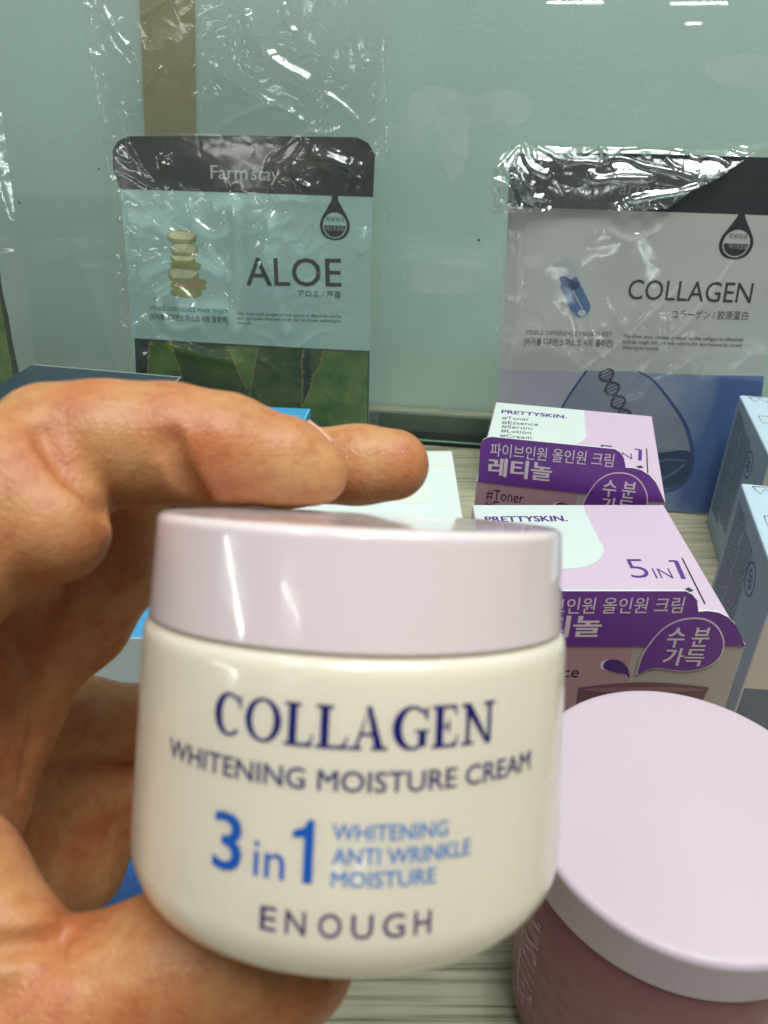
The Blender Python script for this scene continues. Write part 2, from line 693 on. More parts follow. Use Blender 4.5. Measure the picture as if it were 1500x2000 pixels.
def printed_sky():
    """printed lavender-to-blue picture at the foot of the collagen pouch"""
    m = mat('collagen_blue', rgb(110, 126, 180), 0.28, 0.5)
    nt = m.node_tree
    p = nt.nodes['Principled BSDF']
    tc = nt.nodes.new('ShaderNodeTexCoord')
    mp = nt.nodes.new('ShaderNodeMapping')
    mp.inputs['Scale'].default_value = (14, 14, 5)
    nt.links.new(tc.outputs['Object'], mp.inputs['Vector'])
    n = nt.nodes.new('ShaderNodeTexNoise')
    n.inputs['Scale'].default_value = 1.0
    n.inputs['Detail'].default_value = 3
    nt.links.new(mp.outputs[0], n.inputs['Vector'])
    sx = nt.nodes.new('ShaderNodeSeparateXYZ')
    nt.links.new(tc.outputs['Object'], sx.inputs[0])
    ma = nt.nodes.new('ShaderNodeMath')
    ma.operation = 'MULTIPLY_ADD'
    ma.inputs[1].default_value = 5.0
    ma.inputs[2].default_value = 0.42
    nt.links.new(sx.outputs['X'], ma.inputs[0])
    ad = nt.nodes.new('ShaderNodeMath')
    ad.operation = 'MULTIPLY_ADD'
    ad.inputs[1].default_value = 0.8
    nt.links.new(n.outputs['Fac'], ad.inputs[0])
    nt.links.new(ma.outputs[0], ad.inputs[2])
    c = ramp(nt, ad.outputs[0], [(0.45, rgb(208, 210, 224)), (0.85, rgb(178, 188, 216)), (0.97, rgb(120, 148, 200)), (1.0, rgb(84, 120, 190))])
    nt.links.new(c, p.inputs['Base Color'])


printed_sky()
film('bag_film', (0.97, 0.98, 0.97, 1), gloss=0.05, rough=0.11, haze=0.05, bump=0.12, bscale=120, bdist=0.001)
film('wrap_film', (0.96, 0.98, 0.98, 1), gloss=0.34, rough=0.13, haze=0.04, bump=0.12, bscale=120, bdist=0.001)
film('sleeve_film', (0.97, 0.98, 0.97, 1), gloss=0.05, rough=0.08, haze=0.03, bump=0.1, bscale=80, bdist=0.001)


def pane_mat():
    m = bpy.data.materials.new('pane_glass')
    MATS['pane_glass'] = m
    m.use_nodes = True
    nt = m.node_tree
    nt.nodes.clear()
    out = nt.nodes.new('ShaderNodeOutputMaterial')
    tr = nt.nodes.new('ShaderNodeBsdfTransparent')
    tr.inputs['Color'].default_value = (0.93, 0.97, 0.95, 1)
    gl = nt.nodes.new('ShaderNodeBsdfGlossy')
    gl.inputs['Roughness'].default_value = 0.012
    fr = nt.nodes.new('ShaderNodeFresnel')
    fr.inputs['IOR'].default_value = 1.5
    mx = nt.nodes.new('ShaderNodeMixShader')
    ge = nt.nodes.new('ShaderNodeNewGeometry')
    sb = nt.nodes.new('ShaderNodeMath')
    sb.operation = 'SUBTRACT'
    sb.inputs[0].default_value = 1.0
    nt.links.new(ge.outputs['Backfacing'], sb.inputs[1])
    mu = nt.nodes.new('ShaderNodeMath')
    mu.operation = 'MULTIPLY'
    nt.links.new(fr.outputs[0], mu.inputs[0])
    nt.links.new(sb.outputs[0], mu.inputs[1])
    nt.links.new(mu.outputs[0], mx.inputs[0])
    nt.links.new(tr.outputs[0], mx.inputs[1])
    nt.links.new(gl.outputs[0], mx.inputs[2])
    nt.links.new(mx.outputs[0], out.inputs['Surface'])


pane_mat()

# ------------------------------------------------------------------ setting: tabletop and wall, glass pane, tape
YAW = R(9)
WU = Vector((math.cos(YAW), -math.sin(YAW), 0))     # along the wall, to the right
WB = Vector((math.sin(YAW), math.cos(YAW), 0))      # away from the viewer
GO = Vector((49, 474, 0))                           # foot of the pane
UP = Vector((0, 0, 1))


def slab(part, o, u0, u1, b0, b1, z0, z1, m):
    vs_ = []
    for z in (z0, z1):
        for (u, b) in ((u0, b0), (u1, b0), (u1, b1), (u0, b1)):
            vs_.append(o + WU * u + WB * b + UP * z)
    f = [[0, 3, 2, 1], [4, 5, 6, 7], [0, 1, 5, 4], [1, 2, 6, 5], [2, 3, 7, 6], [3, 0, 4, 7]]
    part.add(vs_, f, m)


p = Part()
slab(p, GO, -700, 700, -640, 58, -18, 0, 'wood')
tag(p.build('tabletop', base=GO), kind='structure')

t = thing('glass_pane', 'upright clear glass pane with black bottom channel behind the mask pouches', 'glass pane', GO)
p = Part()
slab(p, GO, -640, 640, 0, 5, 5, 700, 'pane_glass')
p.build('pane', t, GO)
p = Part()
slab(p, GO, -640, 640, -3, 8, 0.2, 4.6, 'black_rubber')
p.build('bottom_channel', t, GO)
p = Part()
slab(p, GO, -640, 640, -3.5, -3.1, 3.4, 4.4, 'glass_edge')
p.build('edge_trim', t, GO)
p = Part()
slab(p, GO, -640, 640, 9, 13, 0.2, 17, 'shade_grey')  # added grey strip standing in for the shadowy band behind the pane's foot
p.build('painted_shade_strip', t, GO)

sm = bpy.data.materials.new('painted_glare')  # pale haze standing in for cloudy reflections and glare on the glass
MATS['painted_glare'] = sm
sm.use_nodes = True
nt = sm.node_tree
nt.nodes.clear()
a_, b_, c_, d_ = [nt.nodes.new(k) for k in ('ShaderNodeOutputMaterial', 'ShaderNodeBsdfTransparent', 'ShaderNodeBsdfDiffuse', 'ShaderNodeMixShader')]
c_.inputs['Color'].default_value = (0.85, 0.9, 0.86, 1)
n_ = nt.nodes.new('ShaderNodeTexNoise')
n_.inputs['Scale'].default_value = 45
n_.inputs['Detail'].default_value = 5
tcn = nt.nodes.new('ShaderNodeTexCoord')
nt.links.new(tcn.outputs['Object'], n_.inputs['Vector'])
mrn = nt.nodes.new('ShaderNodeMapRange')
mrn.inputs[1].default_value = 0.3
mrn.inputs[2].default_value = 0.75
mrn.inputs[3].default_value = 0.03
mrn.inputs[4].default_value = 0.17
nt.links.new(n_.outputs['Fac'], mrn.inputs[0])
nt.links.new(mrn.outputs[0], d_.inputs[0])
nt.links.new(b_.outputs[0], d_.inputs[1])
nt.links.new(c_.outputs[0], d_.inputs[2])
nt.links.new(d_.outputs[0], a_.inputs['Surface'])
gs = Flat(GO - WB * 0.1, WU, UP)  # outlines of the painted reflection blobs and glare streaks
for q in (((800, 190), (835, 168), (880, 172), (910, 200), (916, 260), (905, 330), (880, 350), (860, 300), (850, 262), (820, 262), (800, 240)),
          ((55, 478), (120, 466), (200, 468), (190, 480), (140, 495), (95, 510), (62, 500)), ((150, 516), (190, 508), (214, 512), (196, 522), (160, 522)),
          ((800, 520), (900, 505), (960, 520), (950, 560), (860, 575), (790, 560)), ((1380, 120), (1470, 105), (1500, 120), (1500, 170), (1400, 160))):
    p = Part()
    poly(p, gs, smooth_pts([tuple(gs.ab(*w)) for w in q], 5, True), 'painted_glare', 0)
    p.build('painted_glare', t, GO)
mat('speck', rgb(70, 78, 72), 0.6)
wp = Flat(GO + WB * 60, WU, UP)
p = Part()
for x, y, r_ in ((38, 396, 0.9), (193, 330, 0.7), (935, 469, 1.0)):
    c_ = wp.ab(x, y)
    poly(p, wp, [(c_.x + r_ * math.cos(k) * (1 + 0.3 * math.sin(3 * k)), c_.y + r_ * 0.8 * math.sin(k)) for k in [i * math.pi / 6 for i in range(12)]], 'speck', 1)
slab(p, GO, -700, 700, 60, 80, -300, 900, 'wall_paint')
tag(p.build('wall', base=GO), kind='structure')

# tan strip on the wall, seen through the pane
ws = Flat(GO + WB * 57.5, WU, UP)
p = Part()
q0, q1, q2, q3 = ws.ab(270, -60), ws.ab(377, -60), ws.ab(381, 330), ws.ab(285, 330)
q0, q1 = q3 + (q0 - q3) * 2.5, q2 + (q1 - q2) * 2.5
L0 = q3.x
fr_ = [GO + WU * q.x + UP * q.y + WB * 57.5 for q in (q0, q1, q2, q3)]
bk_ = [v + WB * 2 for v in fr_]
p.add(fr_ + bk_, [[0, 3, 2, 1], [4, 5, 6, 7], [0, 1, 5, 4], [1, 2, 6, 5], [2, 3, 7, 6], [3, 0, 4, 7]], 'tan')
tag(p.build('tape_strip', base=GO + WU * L0 + UP * 100 + WB * 59.5), 'tan upright strip on the wall behind the aloe pouch', 'strip')

# ------------------------------------------------------------------ sheet mask pouches


def pouch_surface(anchor, yaw, lean, W, Hh, puff=2.2):
    y, l = R(yaw), R(lean)
    u = Vector((math.cos(y), -math.sin(y), 0))
    back = Vector((math.sin(y), math.cos(y), 0))
    v = Vector((0, 0, 1)) * math.cos(l) + back * math.sin(l)
    o = PX(*anchor)
    o = o - v * (o.z / v.z) + v * 0.6

    def bulge(a, b):
        e = max(0.0, 1 - (2 * a / W) ** 4) * max(0.0, 1 - (2 * (b - Hh / 2) / Hh) ** 4)
        w = 0.5 * math.sin(a * 0.09 + b * 0.05) + 0.35 * math.sin(b * 0.13 - a * 0.04)
        return (puff + 0.5 * w) * e
    s = Flat(o, u, v, bulge=bulge)
    s.step = (6.0, 6.0)
    return s


def pouch_body(part, s, outline, m, thick=1.2):
    """closed thin pouch: front follows the bulge, back is flatter"""
    tri = tessellate_polygon([[Vector((q[0], q[1], 0)) for q in outline]])
    put(part, s, outline, [list(t_) for t_ in tri], m, 0, smooth=True)
    vs_, fs_ = cut(outline, [list(t_) for t_ in tri], s.step)
    back = [s.at(a, b, -thick - 1.2 * s.bulge(a, b)) for a, b in vs_]
    out = []
    for f in fs_:
        pp = [back[i] for i in f]
        n = (pp[1] - pp[0]).cross(pp[2] - pp[0])
        out.append(f if n.dot(s.n) < 0 else f[::-1])
    part.add(back, out, m, True)
    n = len(outline)
    rim = []
    for i in range(n):
        a, b = outline[i]
        a2, b2 = outline[(i + 1) % n]
        quad = [s.at(a, b, 0), s.at(a2, b2, 0), s.at(a2, b2, -thick - 1.2 * s.bulge(a2, b2)), s.at(a, b, -thick - 1.2 * s.bulge(a, b))]
        part.add(quad, [[0, 1, 2, 3]], m)


def ring_pts(c, rx, ry, n=28, a0=0, a1=360):
    return [(c[0] + rx * math.cos(R(a0 + (a1 - a0) * i / n)), c[1] + ry * math.sin(R(a0 + (a1 - a0) * i / n))) for i in range(n + (a1 - a0 != 360))]


def drop_mark(part, s, px, dark, pale, sc):
    """dark drop hanging from the header with a two-tone disc"""
    c = s.ab(*px)
    d = [(-2.6, 15.5), (2.6, 15.5), (1.6, 13.0), (4.6, 7.5), (7.6, 2.4), (8.4, -1.5), (7.2, -5.2), (4.6, -7.6), (0, -8.6), (-4.6, -7.6), (-7.2, -5.2), (-8.4, -1.5), (-7.6, 2.4), (-4.6, 7.5), (-1.6, 13.0)]
    poly(part, s, smooth_pts([(c.x + a * sc, c.y + b * sc) for a, b in d], 3, True), dark, 2)
    cc = (c.x, c.y - 0.9 * sc)
    poly(part, s, ring_pts(cc, 6.7 * sc, 6.7 * sc), pale, 3)
    poly(part, s, ring_pts(cc, 6.1 * sc, 6.1 * sc, 20, 180, 360), dark, 4)


# --- aloe pouch -----------------------------------------------------
sA = pouch_surface((495, 830, 500), 9, 10.5, 160, 195)


def build_aloe(root, base, s):
    pb = Part()
    ol = [s.ab(*q) for q in ((235, 370), (221, 330), (220, 293), (230, 276), (250, 266), (480, 265), (698, 268), (720, 280), (733, 302), (731, 340), (728, 385), (724, 600), (720, 830))]
    ol = [tuple(q) for q in ol]
    a0 = s.ab(270, 830)
    a1 = s.ab(720, 830)
    ol += [(a1.x, 0.5), (a0.x, 0.5), tuple(a0), tuple(s.ab(262, 740)), tuple(s.ab(252, 560))]
    pouch_body(pb, s, ol, 'aloe_mint')
    hd = [s.ab(*q) for q in ((234, 369), (221, 330), (220, 293), (230, 276), (250, 266), (480, 265), (698, 268), (720, 280), (733, 302), (731, 340), (729, 385), (480, 377))]
    poly(pb, s, [tuple(q) for q in hd], 'aloe_header', 1)
    # leaves picture
    lf = [s.ab(*q) for q in ((263, 660), (480, 672), (722, 685), (720, 830))]
    lf = [tuple(q) for q in lf] + [(a1.x - 0.2, 0.6), (a0.x + 0.2, 0.6), tuple(s.ab(270.5, 830))]
    poly(pb, s, lf, 'aloe_dark', 1)
    leaves = [
        ((297, 666), (336, 668), (343, 695), (356, 728), (360, 761), (358, 896), (277, 896), (290, 724), (293, 680)),
        ((336, 668), (446, 674), (455, 695), (486, 761), (486, 786), (464, 896), (362, 896), (358, 735), (344, 698)),
        ((450, 674), (504, 677), (499, 713), (494, 728), (491, 757), (483, 761), (464, 713)),
        ((506, 677), (596, 681), (593, 713), (594, 739), (591, 794), (574, 896), (450, 896), (486, 779), (493, 750), (498, 720)),
        ((609, 682), (635, 683), (626, 713), (612, 728), (607, 713)),
        ((635, 683), (719, 686), (719, 896), (571, 896), (593, 790), (611, 750), (613, 728), (626, 713)),
    ]
    for k, q in enumerate(leaves):
        pts = [s.ab(*w) for w in q]
        pts = [tuple(w) for w in pts]
        pts = [(a, min(max(b, 0.8), s.ab(480, 673).y - 0.05 * 0)) for a, b in pts]
        pts = [(min(max(a, a0.x + 0.6), a1.x - 0.6), b) for a, b in pts]
        poly(pb, s, pts, ('aloe_leaf', 'aloe_leaf_deep', 'aloe_leaf', 'aloe_leaf_deep', 'aloe_leaf_deep', 'aloe_leaf')[k], 2 + 0.3 * k)
    for q, sd in ((((298, 666), (293, 680), (292, 706), (288, 750)), -1), (((337, 668), (344, 698), (356, 728), (361, 761)), -1), (((506, 677), (498, 720), (493, 750), (485, 783), (464, 845)), -1), (((596, 681), (591, 706), (593, 735), (591, 794)), 1), (((635, 683), (626, 713), (612, 735), (609, 753), (593, 792)), -1), (((448, 674), (464, 713), (486, 761)), 1)):
        pts = smooth_pts([tuple(s.ab(*w)) for w in q], 8)
        line(pb, s, pts, [0.9 + 0.35 * math.sin(1.9 * i_) for i_ in range(len(pts))], 'leaf_edge', 4.2)
        for i in range(5, len(pts), 9):      # thorns
            a, b = pts[i]
            poly(pb, s, [(a, b + 1.0), (a, b - 1.0), (a + sd * 2.0, b + 0.7)], 'leaf_edge', 4.3)
    # lettering
    text(pb, s, 'Farm', s.ab(414, 349), s.ab(485, 351), 7.6, 'logo_pale', 2, 0.012)
    text(pb, s, 'stay', s.ab(492, 351), s.ab(545, 354), 7.6, 'logo_pale', 2, 0.0, 0.12)
    text(pb, s, 'ALOE', s.ab(484, 556), s.ab(668, 559), 16.5, 'ink_dark', 2, 0.006)
    text(pb, s, 'アロエ / 芦荟', s.ab(584, 577), s.ab(667, 581), 3.6, 'ink_dark', 2, cap=0.8)
    text(pb, s, 'VISIBLE DIFFERENCE MASK SHEET', s.ab(295, 604), s.ab(447, 612), 2.6, 'ink_faint', 2)
    text(pb, s, '[비자블 디퍼런스 마스크 시트 알로에]', s.ab(295, 622), s.ab(447, 629), 3.4, 'ink_dark', 2, 0.004, cap=0.8)
    text(pb, s, 'This sheet mask consists of aloe extract to effectively soothe', s.ab(466, 614), s.ab(667, 620), 1.9, 'ink_dark', 2)
    text(pb, s, 'and rejuvenate tired and rough skin by closely adhering to', s.ab(466, 623), s.ab(667, 629), 1.9, 'ink_dark', 2)
    text(pb, s, 'nourish.', s.ab(466, 632), s.ab(493, 633), 1.9, 'ink_dark', 2)
    drop_mark(pb, s, (655, 437), 'aloe_header', 'aloe_mint', 1.05)
    text(pb, s, '피부자극', s.ab(638, 432), s.ab(673, 434), 2.6, 'ink_dark', 5, cap=0.8)
    text(pb, s, '테스트완료', s.ab(638, 449), s.ab(673, 451), 2.4, 'logo_pale', 5, cap=0.8)
    # stack of aloe slices
    sl = [(358, 462, 27, 11, 'slice_cream'), (362, 488, 26, 12, 'slice_cream'), (360, 505, 25, 8, 'slice_cream'), (366, 518, 30, 7, 'slice_green'), (360, 536, 29, 13, 'slice_cream'), (371, 555, 35, 14, 'slice_brown'), (366, 571, 30, 8, 'slice_green')]
    for k, (x, y, rx, ry, mm) in enumerate(sl[::-1]):
        sc = (s.ab(x + 10, y).x - s.ab(x, y).x) / 10
        c = s.ab(x, y)
        rr = random.Random(k)
        pts = []
        for i in range(22):
            an = 2 * math.pi * i / 22
            w_ = 1 + 0.10 * rr.uniform(-1, 1)
            pts.append((c.x + rx * sc * w_ * math.copysign(abs(math.cos(an)) ** 0.6, math.cos(an)), c.y + ry * sc * w_ * math.copysign(abs(math.sin(an)) ** 0.8, math.sin(an))))
        poly(pb, s, pts, 'slice_green', 2 + k * 0.5)
        pts2 = [(c.x + (a - c.x) * 0.9, c.y + (b - c.y) * 0.66 + 0.8) for a, b in pts]
        poly(pb, s, pts2, mm, 2.25 + k * 0.5)
    return pb.build('pouch_sheet', root, base) if root else pb.build('sheet_mask_pouch', None, base)


o = build_aloe(None, sA.o, sA)
tag(o, 'mint green aloe sheet mask pouch with black header leaning on the glass', 'mask pouch', 'sheet mask pouches')
# a leaf printed pouch of which only the right edge is in view at the left of the photo
e = PX(8, 640, 462)
sL = Flat((e.x, e.y, 0.6), sA.u, sA.v, bulge=lambda a, b: 1.5)
pb = Part()
ol = [tuple(sL.ab(*q)) for q in ((-12, 470), (-4, 520), (2, 570), (14, 620), (22, 670), (34, 725), (44, 790))]
ol = ol + [(ol[-1][0] + 2, 0.5), (-150, 0.5), (-150, 170), (-20, 170)]
pouch_body(pb, sL, ol, 'aloe_dark')
lf = [tuple(sL.ab(*q)) for q in ((-14, 480), (-5, 540), (8, 610), (18, 670), (28, 730), (34, 790))]
poly(pb, sL, lf + [(lf[-1][0], 1), (-148, 1), (-148, 165), (lf[0][0] - 8, 165)], 'aloe_leaf', 1)
o2 = pb.build('sheet_mask_pouch', None, sL.o)
tag(o2, 'dark green leaf printed pouch cut off at the left edge of the view', 'mask pouch', 'sheet mask pouches')

# --- collagen pouch ---------------------------------------------------
sC = pouch_surface((1240, 650, 422), 9, 10, 150, 192)
s = sC
pb = Part()
cl = s.ab(975, 780)
ol = [tuple(s.ab(*q)) for q in ((992, 420), (996, 320), (1010, 300), (1240, 300), (1515, 308), (1512, 420), (1504, 600), (1490, 740))]
cr = s.ab(1475, 780)
bl, br = s.ab(975, 790), s.ab(1386, 1003)
ol += [(br.x + 21, 0.5), (bl.x + 0.8, 0.5), tuple(s.ab(976, 780)), tuple(s.ab(983, 600))]
pouch_body(pb, s, ol, 'collagen_grey')
hd = [s.ab(*q) for q in ((991, 404), (996, 320), (1010, 300), (1240, 300), (1515, 308), (1513, 421), (1250, 412))]
poly(pb, s, [tuple(q) for q in hd], 'collagen_header', 1)
bt = [tuple(s.ab(*q)) for q in ((977, 720), (1240, 727), (1492, 734))] + [(br.x + 20.8, 0.6), (bl.x + 1.0, 0.6)]
poly(pb, s, bt, 'collagen_blue', 1)
text(pb, s, 'Farm', s.ab(1191, 379), s.ab(1267, 382), 7.2, 'logo_pale', 2, 0.012)
text(pb, s, 'stay', s.ab(1273, 383), s.ab(1330, 386), 7.2, 'logo_pale', 2, 0.0, 0.12)
text(pb, s, 'COLLAGEN', s.ab(1224, 583), s.ab(1464, 591), 10.6, 'ink_dark', 2, 0.002)
text(pb, s, 'コラーゲン / 胶原蛋白', s.ab(1310, 619), s.ab(1458, 623), 4.0, 'ink_dark', 2, cap=0.8)
text(pb, s, 'VISIBLE DIFFERENCE MASK SHEET', s.ab(1026, 652), s.ab(1195, 656), 2.6, 'ink_faint_grey', 2)
text(pb, s, '[비자블 디퍼런스 마스크 시트 콜라겐]', s.ab(1024, 671), s.ab(1195, 675), 3.6, 'ink_dark', 2, 0.004, cap=0.8)
text(pb, s, 'This sheet mask consists of water soluble collagen to effectively', s.ab(1216, 658), s.ab(1450, 666), 2.0, 'ink_dark', 2)
text(pb, s, 'hydrate rough skin and help control the skin balance by closely', s.ab(1215, 669), s.ab(1448, 677), 2.0, 'ink_dark', 2)
text(pb, s, 'adhering to nourish.', s.ab(1215, 680), s.ab(1286, 683), 2.0, 'ink_dark', 2)
drop_mark(pb, s, (1437, 472), 'collagen_header', 'collagen_grey', 1.0)
text(pb, s, '피부자극', s.ab(1421, 465), s.ab(1457, 467), 2.4, 'ink_dark', 5, cap=0.8)
text(pb, s, '테스트완료', s.ab(1421, 484), s.ab(1457, 486), 2.2, 'logo_pale', 5, cap=0.8)
# tilted glass ampoule


def strip_shape(q0, q1, w0, w1, n=10):
    q0, q1 = Vector(q0), Vector(q1)
    d = (q1 - q0).normalized()
    nn = Vector((-d.y, d.x))
    pts = [q0 + nn * w0, q0 - nn * w0]
    pts += [q1 + (nn * math.cos(R(a)) + d * math.sin(R(a))) * w1 for a in [180 - 180 * i / n * 1 for i in range(n + 1)]]
    return [tuple(v) for v in pts]


poly(pb, s, strip_shape(s.ab(1097, 508), s.ab(1133, 600), 4.4, 5.5), 'tube_glass', 2)
poly(pb, s, strip_shape(s.ab(1109, 548), s.ab(1133, 599), 4.8, 5.3), 'tube_blue', 3)
poly(pb, s, [tuple(s.ab(*q)) for q in ((1092, 540), (1103, 538), (1115, 546), (1130, 552), (1131, 562), (1118, 566), (1104, 560), (1096, 552))], 'tube_deep', 4)
line(pb, s, [tuple(s.ab(*q)) for q in ((1118, 566), (1130, 590), (1137, 602))], 0.6, 'tube_shine', 5)
poly(pb, s, ring_pts(s.ab(1136, 610), 2.2, 1.8, 14), 'tube_shine', 5)
# big printed drop with a helix
out_r = [tuple(s.ab(*q)) for q in ((1245, 724), (1275, 742), (1310, 785), (1338, 830), (1351, 880), (1346, 925), (1320, 952), (1285, 960))]
out_l = [tuple(s.ab(*q)) for q in ((1145, 722), (1115, 765), (1095, 800), (1080, 850), (1078, 900))]
poly(pb, s, smooth_pts(out_r, 6) + [tuple(s.ab(1200, 968)), tuple(s.ab(1110, 950))] + smooth_pts(out_l, 6)[::-1], 'drop_fill', 1.5)
line(pb, s, smooth_pts(out_r, 6), [0.8 + 1.6 * min(1, i / 24) for i in range(43)], 'drop_rim', 2)
line(pb, s, smooth_pts(out_l, 6), 1.3, 'drop_rim', 2)
poly(pb, s, smooth_pts([tuple(s.ab(*q)) for q in ((1150, 905), (1230, 885), (1290, 882), (1345, 880), (1345, 922), (1318, 948), (1270, 955), (1200, 955))], 5, True), 'drop_deep', 3)
line(pb, s, smooth_pts([tuple(s.ab(*q)) for q in ((1270, 905), (1300, 896), (1338, 898))], 6), 1.0, 'tube_blue', 4)
line(pb, s, smooth_pts([tuple(s.ab(*q)) for q in ((1285, 935), (1310, 925), (1335, 905))], 6), 1.3, 'tube_blue', 4)
hx0, hx1 = s.ab(1180, 722), s.ab(1226, 830)
ax = (hx1 - hx0)
an = Vector((-ax.y, ax.x)).normalized()
h1, h2 = [], []
for i in range(61):
    q = hx0 + ax * (i / 60)
    w_ = 3.9 * math.sin(i / 60 * math.pi * 4.1 + 0.6)
    h1.append(tuple(q + an * w_))
    h2.append(tuple(q - an * w_))
    if i % 3 == 0 and abs(w_) > 1:
        line(pb, s, [tuple(q + an * w_), tuple(q - an * w_)], 0.6, 'dna', 3.2)
line(pb, s, h1, 1.2, 'dna', 3.6)
line(pb, s, h2, 1.2, 'dna', 4.0)
o = pb.build('sheet_mask_pouch', None, s.o)
tag(o, 'grey and blue collagen sheet mask pouch with dark header and water drop', 'mask pouch', 'sheet mask pouches')

# ------------------------------------------------------------------ crinkled plastic films


def crease(a, b, seed, f1=0.05, amp=1.0):
    """height of crumpled film: calm areas between bundles of sharp folds"""
    w = Vector((a * 0.03 + seed, b * 0.03, seed))
    wa, wb = noise.noise(w) * 14, noise.noise(w + Vector((9, 4, 2))) * 14
    q = Vector(((a + wa) * f1 + seed, (b + wb) * f1, seed * 1.7))
    r1 = (1 - abs(noise.noise(q))) ** 5
    r2 = (1 - abs(noise.noise(q * 2.3 + Vector((3, 1, 5))))) ** 6
    r3 = (1 - abs(noise.noise(q * 4.6 + Vector((1, 8, 5))))) ** 4
    calm = min(1.0, max(0.08, 0.5 + 1.5 * noise.noise(Vector((a * 0.018 + seed * 3, b * 0.018, 7)))))
    return amp * (0.9 * noise.noise(Vector((a * 0.02 + seed, b * 0.02, 3.1))) + calm * (r1 * 1.0 + r2 * 0.5 + r3 * 0.16))


def fold_height(A, B, folds):
    """sharp folds along polylines: (points, height, width)"""
    h_ = np.zeros(len(A))
    for pts, amp, wd in folds:
        pts = smooth_pts(pts, 6)
        d2 = np.full(len(A), 1e9)
        tt_ = np.zeros(len(A))
        n_ = len(pts) - 1
        for k, ((x0, y0), (x1, y1)) in enumerate(zip(pts[:-1], pts[1:])):
            dx, dy = x1 - x0, y1 - y0
            t_ = np.clip(((A - x0) * dx + (B - y0) * dy) / (dx * dx + dy * dy + 1e-9), 0, 1)
            q_ = (A - x0 - t_ * dx) ** 2 + (B - y0 - t_ * dy) ** 2
            m_ = q_ < d2
            d2 = np.where(m_, q_, d2)
            tt_ = np.where(m_, (k + t_) / n_, tt_)
        w_ = wd * (0.85 + 0.22 * np.sin(tt_ * 13 + amp * 7))
        taper = np.clip(np.minimum(tt_, 1 - tt_) * 9, 0.12, 1)
        h_ += amp * taper * (0.75 * np.exp(-d2 / (w_ * w_)) + 0.25 * np.exp(-np.sqrt(d2) / (3.5 * wd)))
    return h_


def film_sheet(part, s, inside, a0, a1, b0, b1, step, m, base_off, amp, seed, f1=0.05, curl=None, folds=(), crk=None):
    na, nb = int((a1 - a0) / step), int((b1 - b0) / step)
    idx, ab, fs_ = {}, [], []

    def vid(i, j):
        if (i, j) not in idx:
            idx[(i, j)] = len(ab)
            ab.append((a0 + i * step, b0 + j * step))
        return idx[(i, j)]
    for i in range(na):
        for j in range(nb):
            ca, cb = a0 + (i + 0.5) * step, b0 + (j + 0.5) * step
            if inside(ca, cb):
                fs_.append([vid(i, j), vid(i + 1, j), vid(i + 1, j + 1), vid(i, j + 1)])
    A = np.array([q[0] for q in ab])
    B = np.array([q[1] for q in ab])
    fh = fold_height(A, B, folds)
    vs_ = []
    for k, (a, b) in enumerate(ab):
        am = amp * (crk(a, b) if crk else 1.0)
        off = base_off + max(0.1, crease(a, b, seed, f1, am)) + fh[k]
        if curl:
            off += curl(a, b)
        vs_.append(s.at(a, b, off))
    part.add(vs_, fs_, m, True)


def px_folds(s, lines, org, sc, amp, wd):
    return [([tuple(s.ab(org[0] + x * sc, org[1] + y * sc)) for x, y in ln], amp * (0.8 + 0.4 * ((k * 7) % 5) / 4), wd) for k, ln in enumerate(lines)]


AL_FOLDS = px_folds(sA, [
    ((275, 80), (300, 140), (310, 190), (390, 210)), ((310, 165), (345, 200), (380, 235)), ((345, 330), (378, 430), (400, 540)), ((290, 0), (350, 40)),
    ((600, 245), (570, 290), (540, 330)), ((490, 400), (530, 370)), ((380, 20), (430, 110), (490, 190)), ((520, 70), (600, 20), (640, 0)),
    ((700, 720), (720, 800), (790, 850), (850, 820)), ((780, 750), (860, 710)), ((765, 890), (855, 1010)),
    ((670, 985), (590, 1040), (580, 1065), (650, 1045), (700, 1080), (720, 1110)), ((580, 1085), (600, 1140), (650, 1175), (740, 1160)), ((710, 1110), (760, 1210)),
    ((1075, 590), (1090, 660), (1150, 690)), ((1180, 340), (1250, 380), (1310, 440), (1360, 520)), ((1040, 10), (1060, 90), (1090, 130)), ((1340, 220), (1350, 300)),
    ((450, 790), (470, 900), (490, 1000)), ((440, 690), (455, 820)), ((1330, 600), (1300, 640), (1330, 660)), ((1340, 830), (1325, 920)), ((980, 870), (990, 950)),
    ((590, 560), (600, 600), (630, 610)), ((800, 470), (1000, 390), (1130, 460)), ((1120, 480), (1200, 490), (1250, 470)), ((240, 20), (280, 120)),
    ((1425, 100), (1430, 500), (1420, 900), (1425, 1400)), ((1395, 560), (1400, 900), (1395, 1300)), ((425, 640), (420, 760), (440, 900)),
    ((300, 20), (345, 250), (385, 420), (405, 620), (440, 800), (470, 1050), (490, 1380)), ((315, 20), (372, 300), (410, 480)),
], (0, 0), 0.5333, 2.2, 1.3)
AL_FOLDS += px_folds(sA, [
    ((460, 780), (540, 800), (640, 850), (700, 900)), ((870, 700), (875, 950), (870, 1250)), ((1000, 760), (1010, 1000), (1060, 1240)),
    ((600, 1250), (760, 1300), (900, 1320)), ((1130, 560), (1300, 620)), ((720, 200), (900, 330), (1100, 440)), ((420, 60), (520, 250), (480, 420)), ((900, 40), (980, 200), (1160, 330)),
    ((500, 1010), (700, 940), (830, 1010)), ((640, 1130), (820, 1120), (900, 1180)),
], (0, 0), 0.5333, 2.6, 4.5)
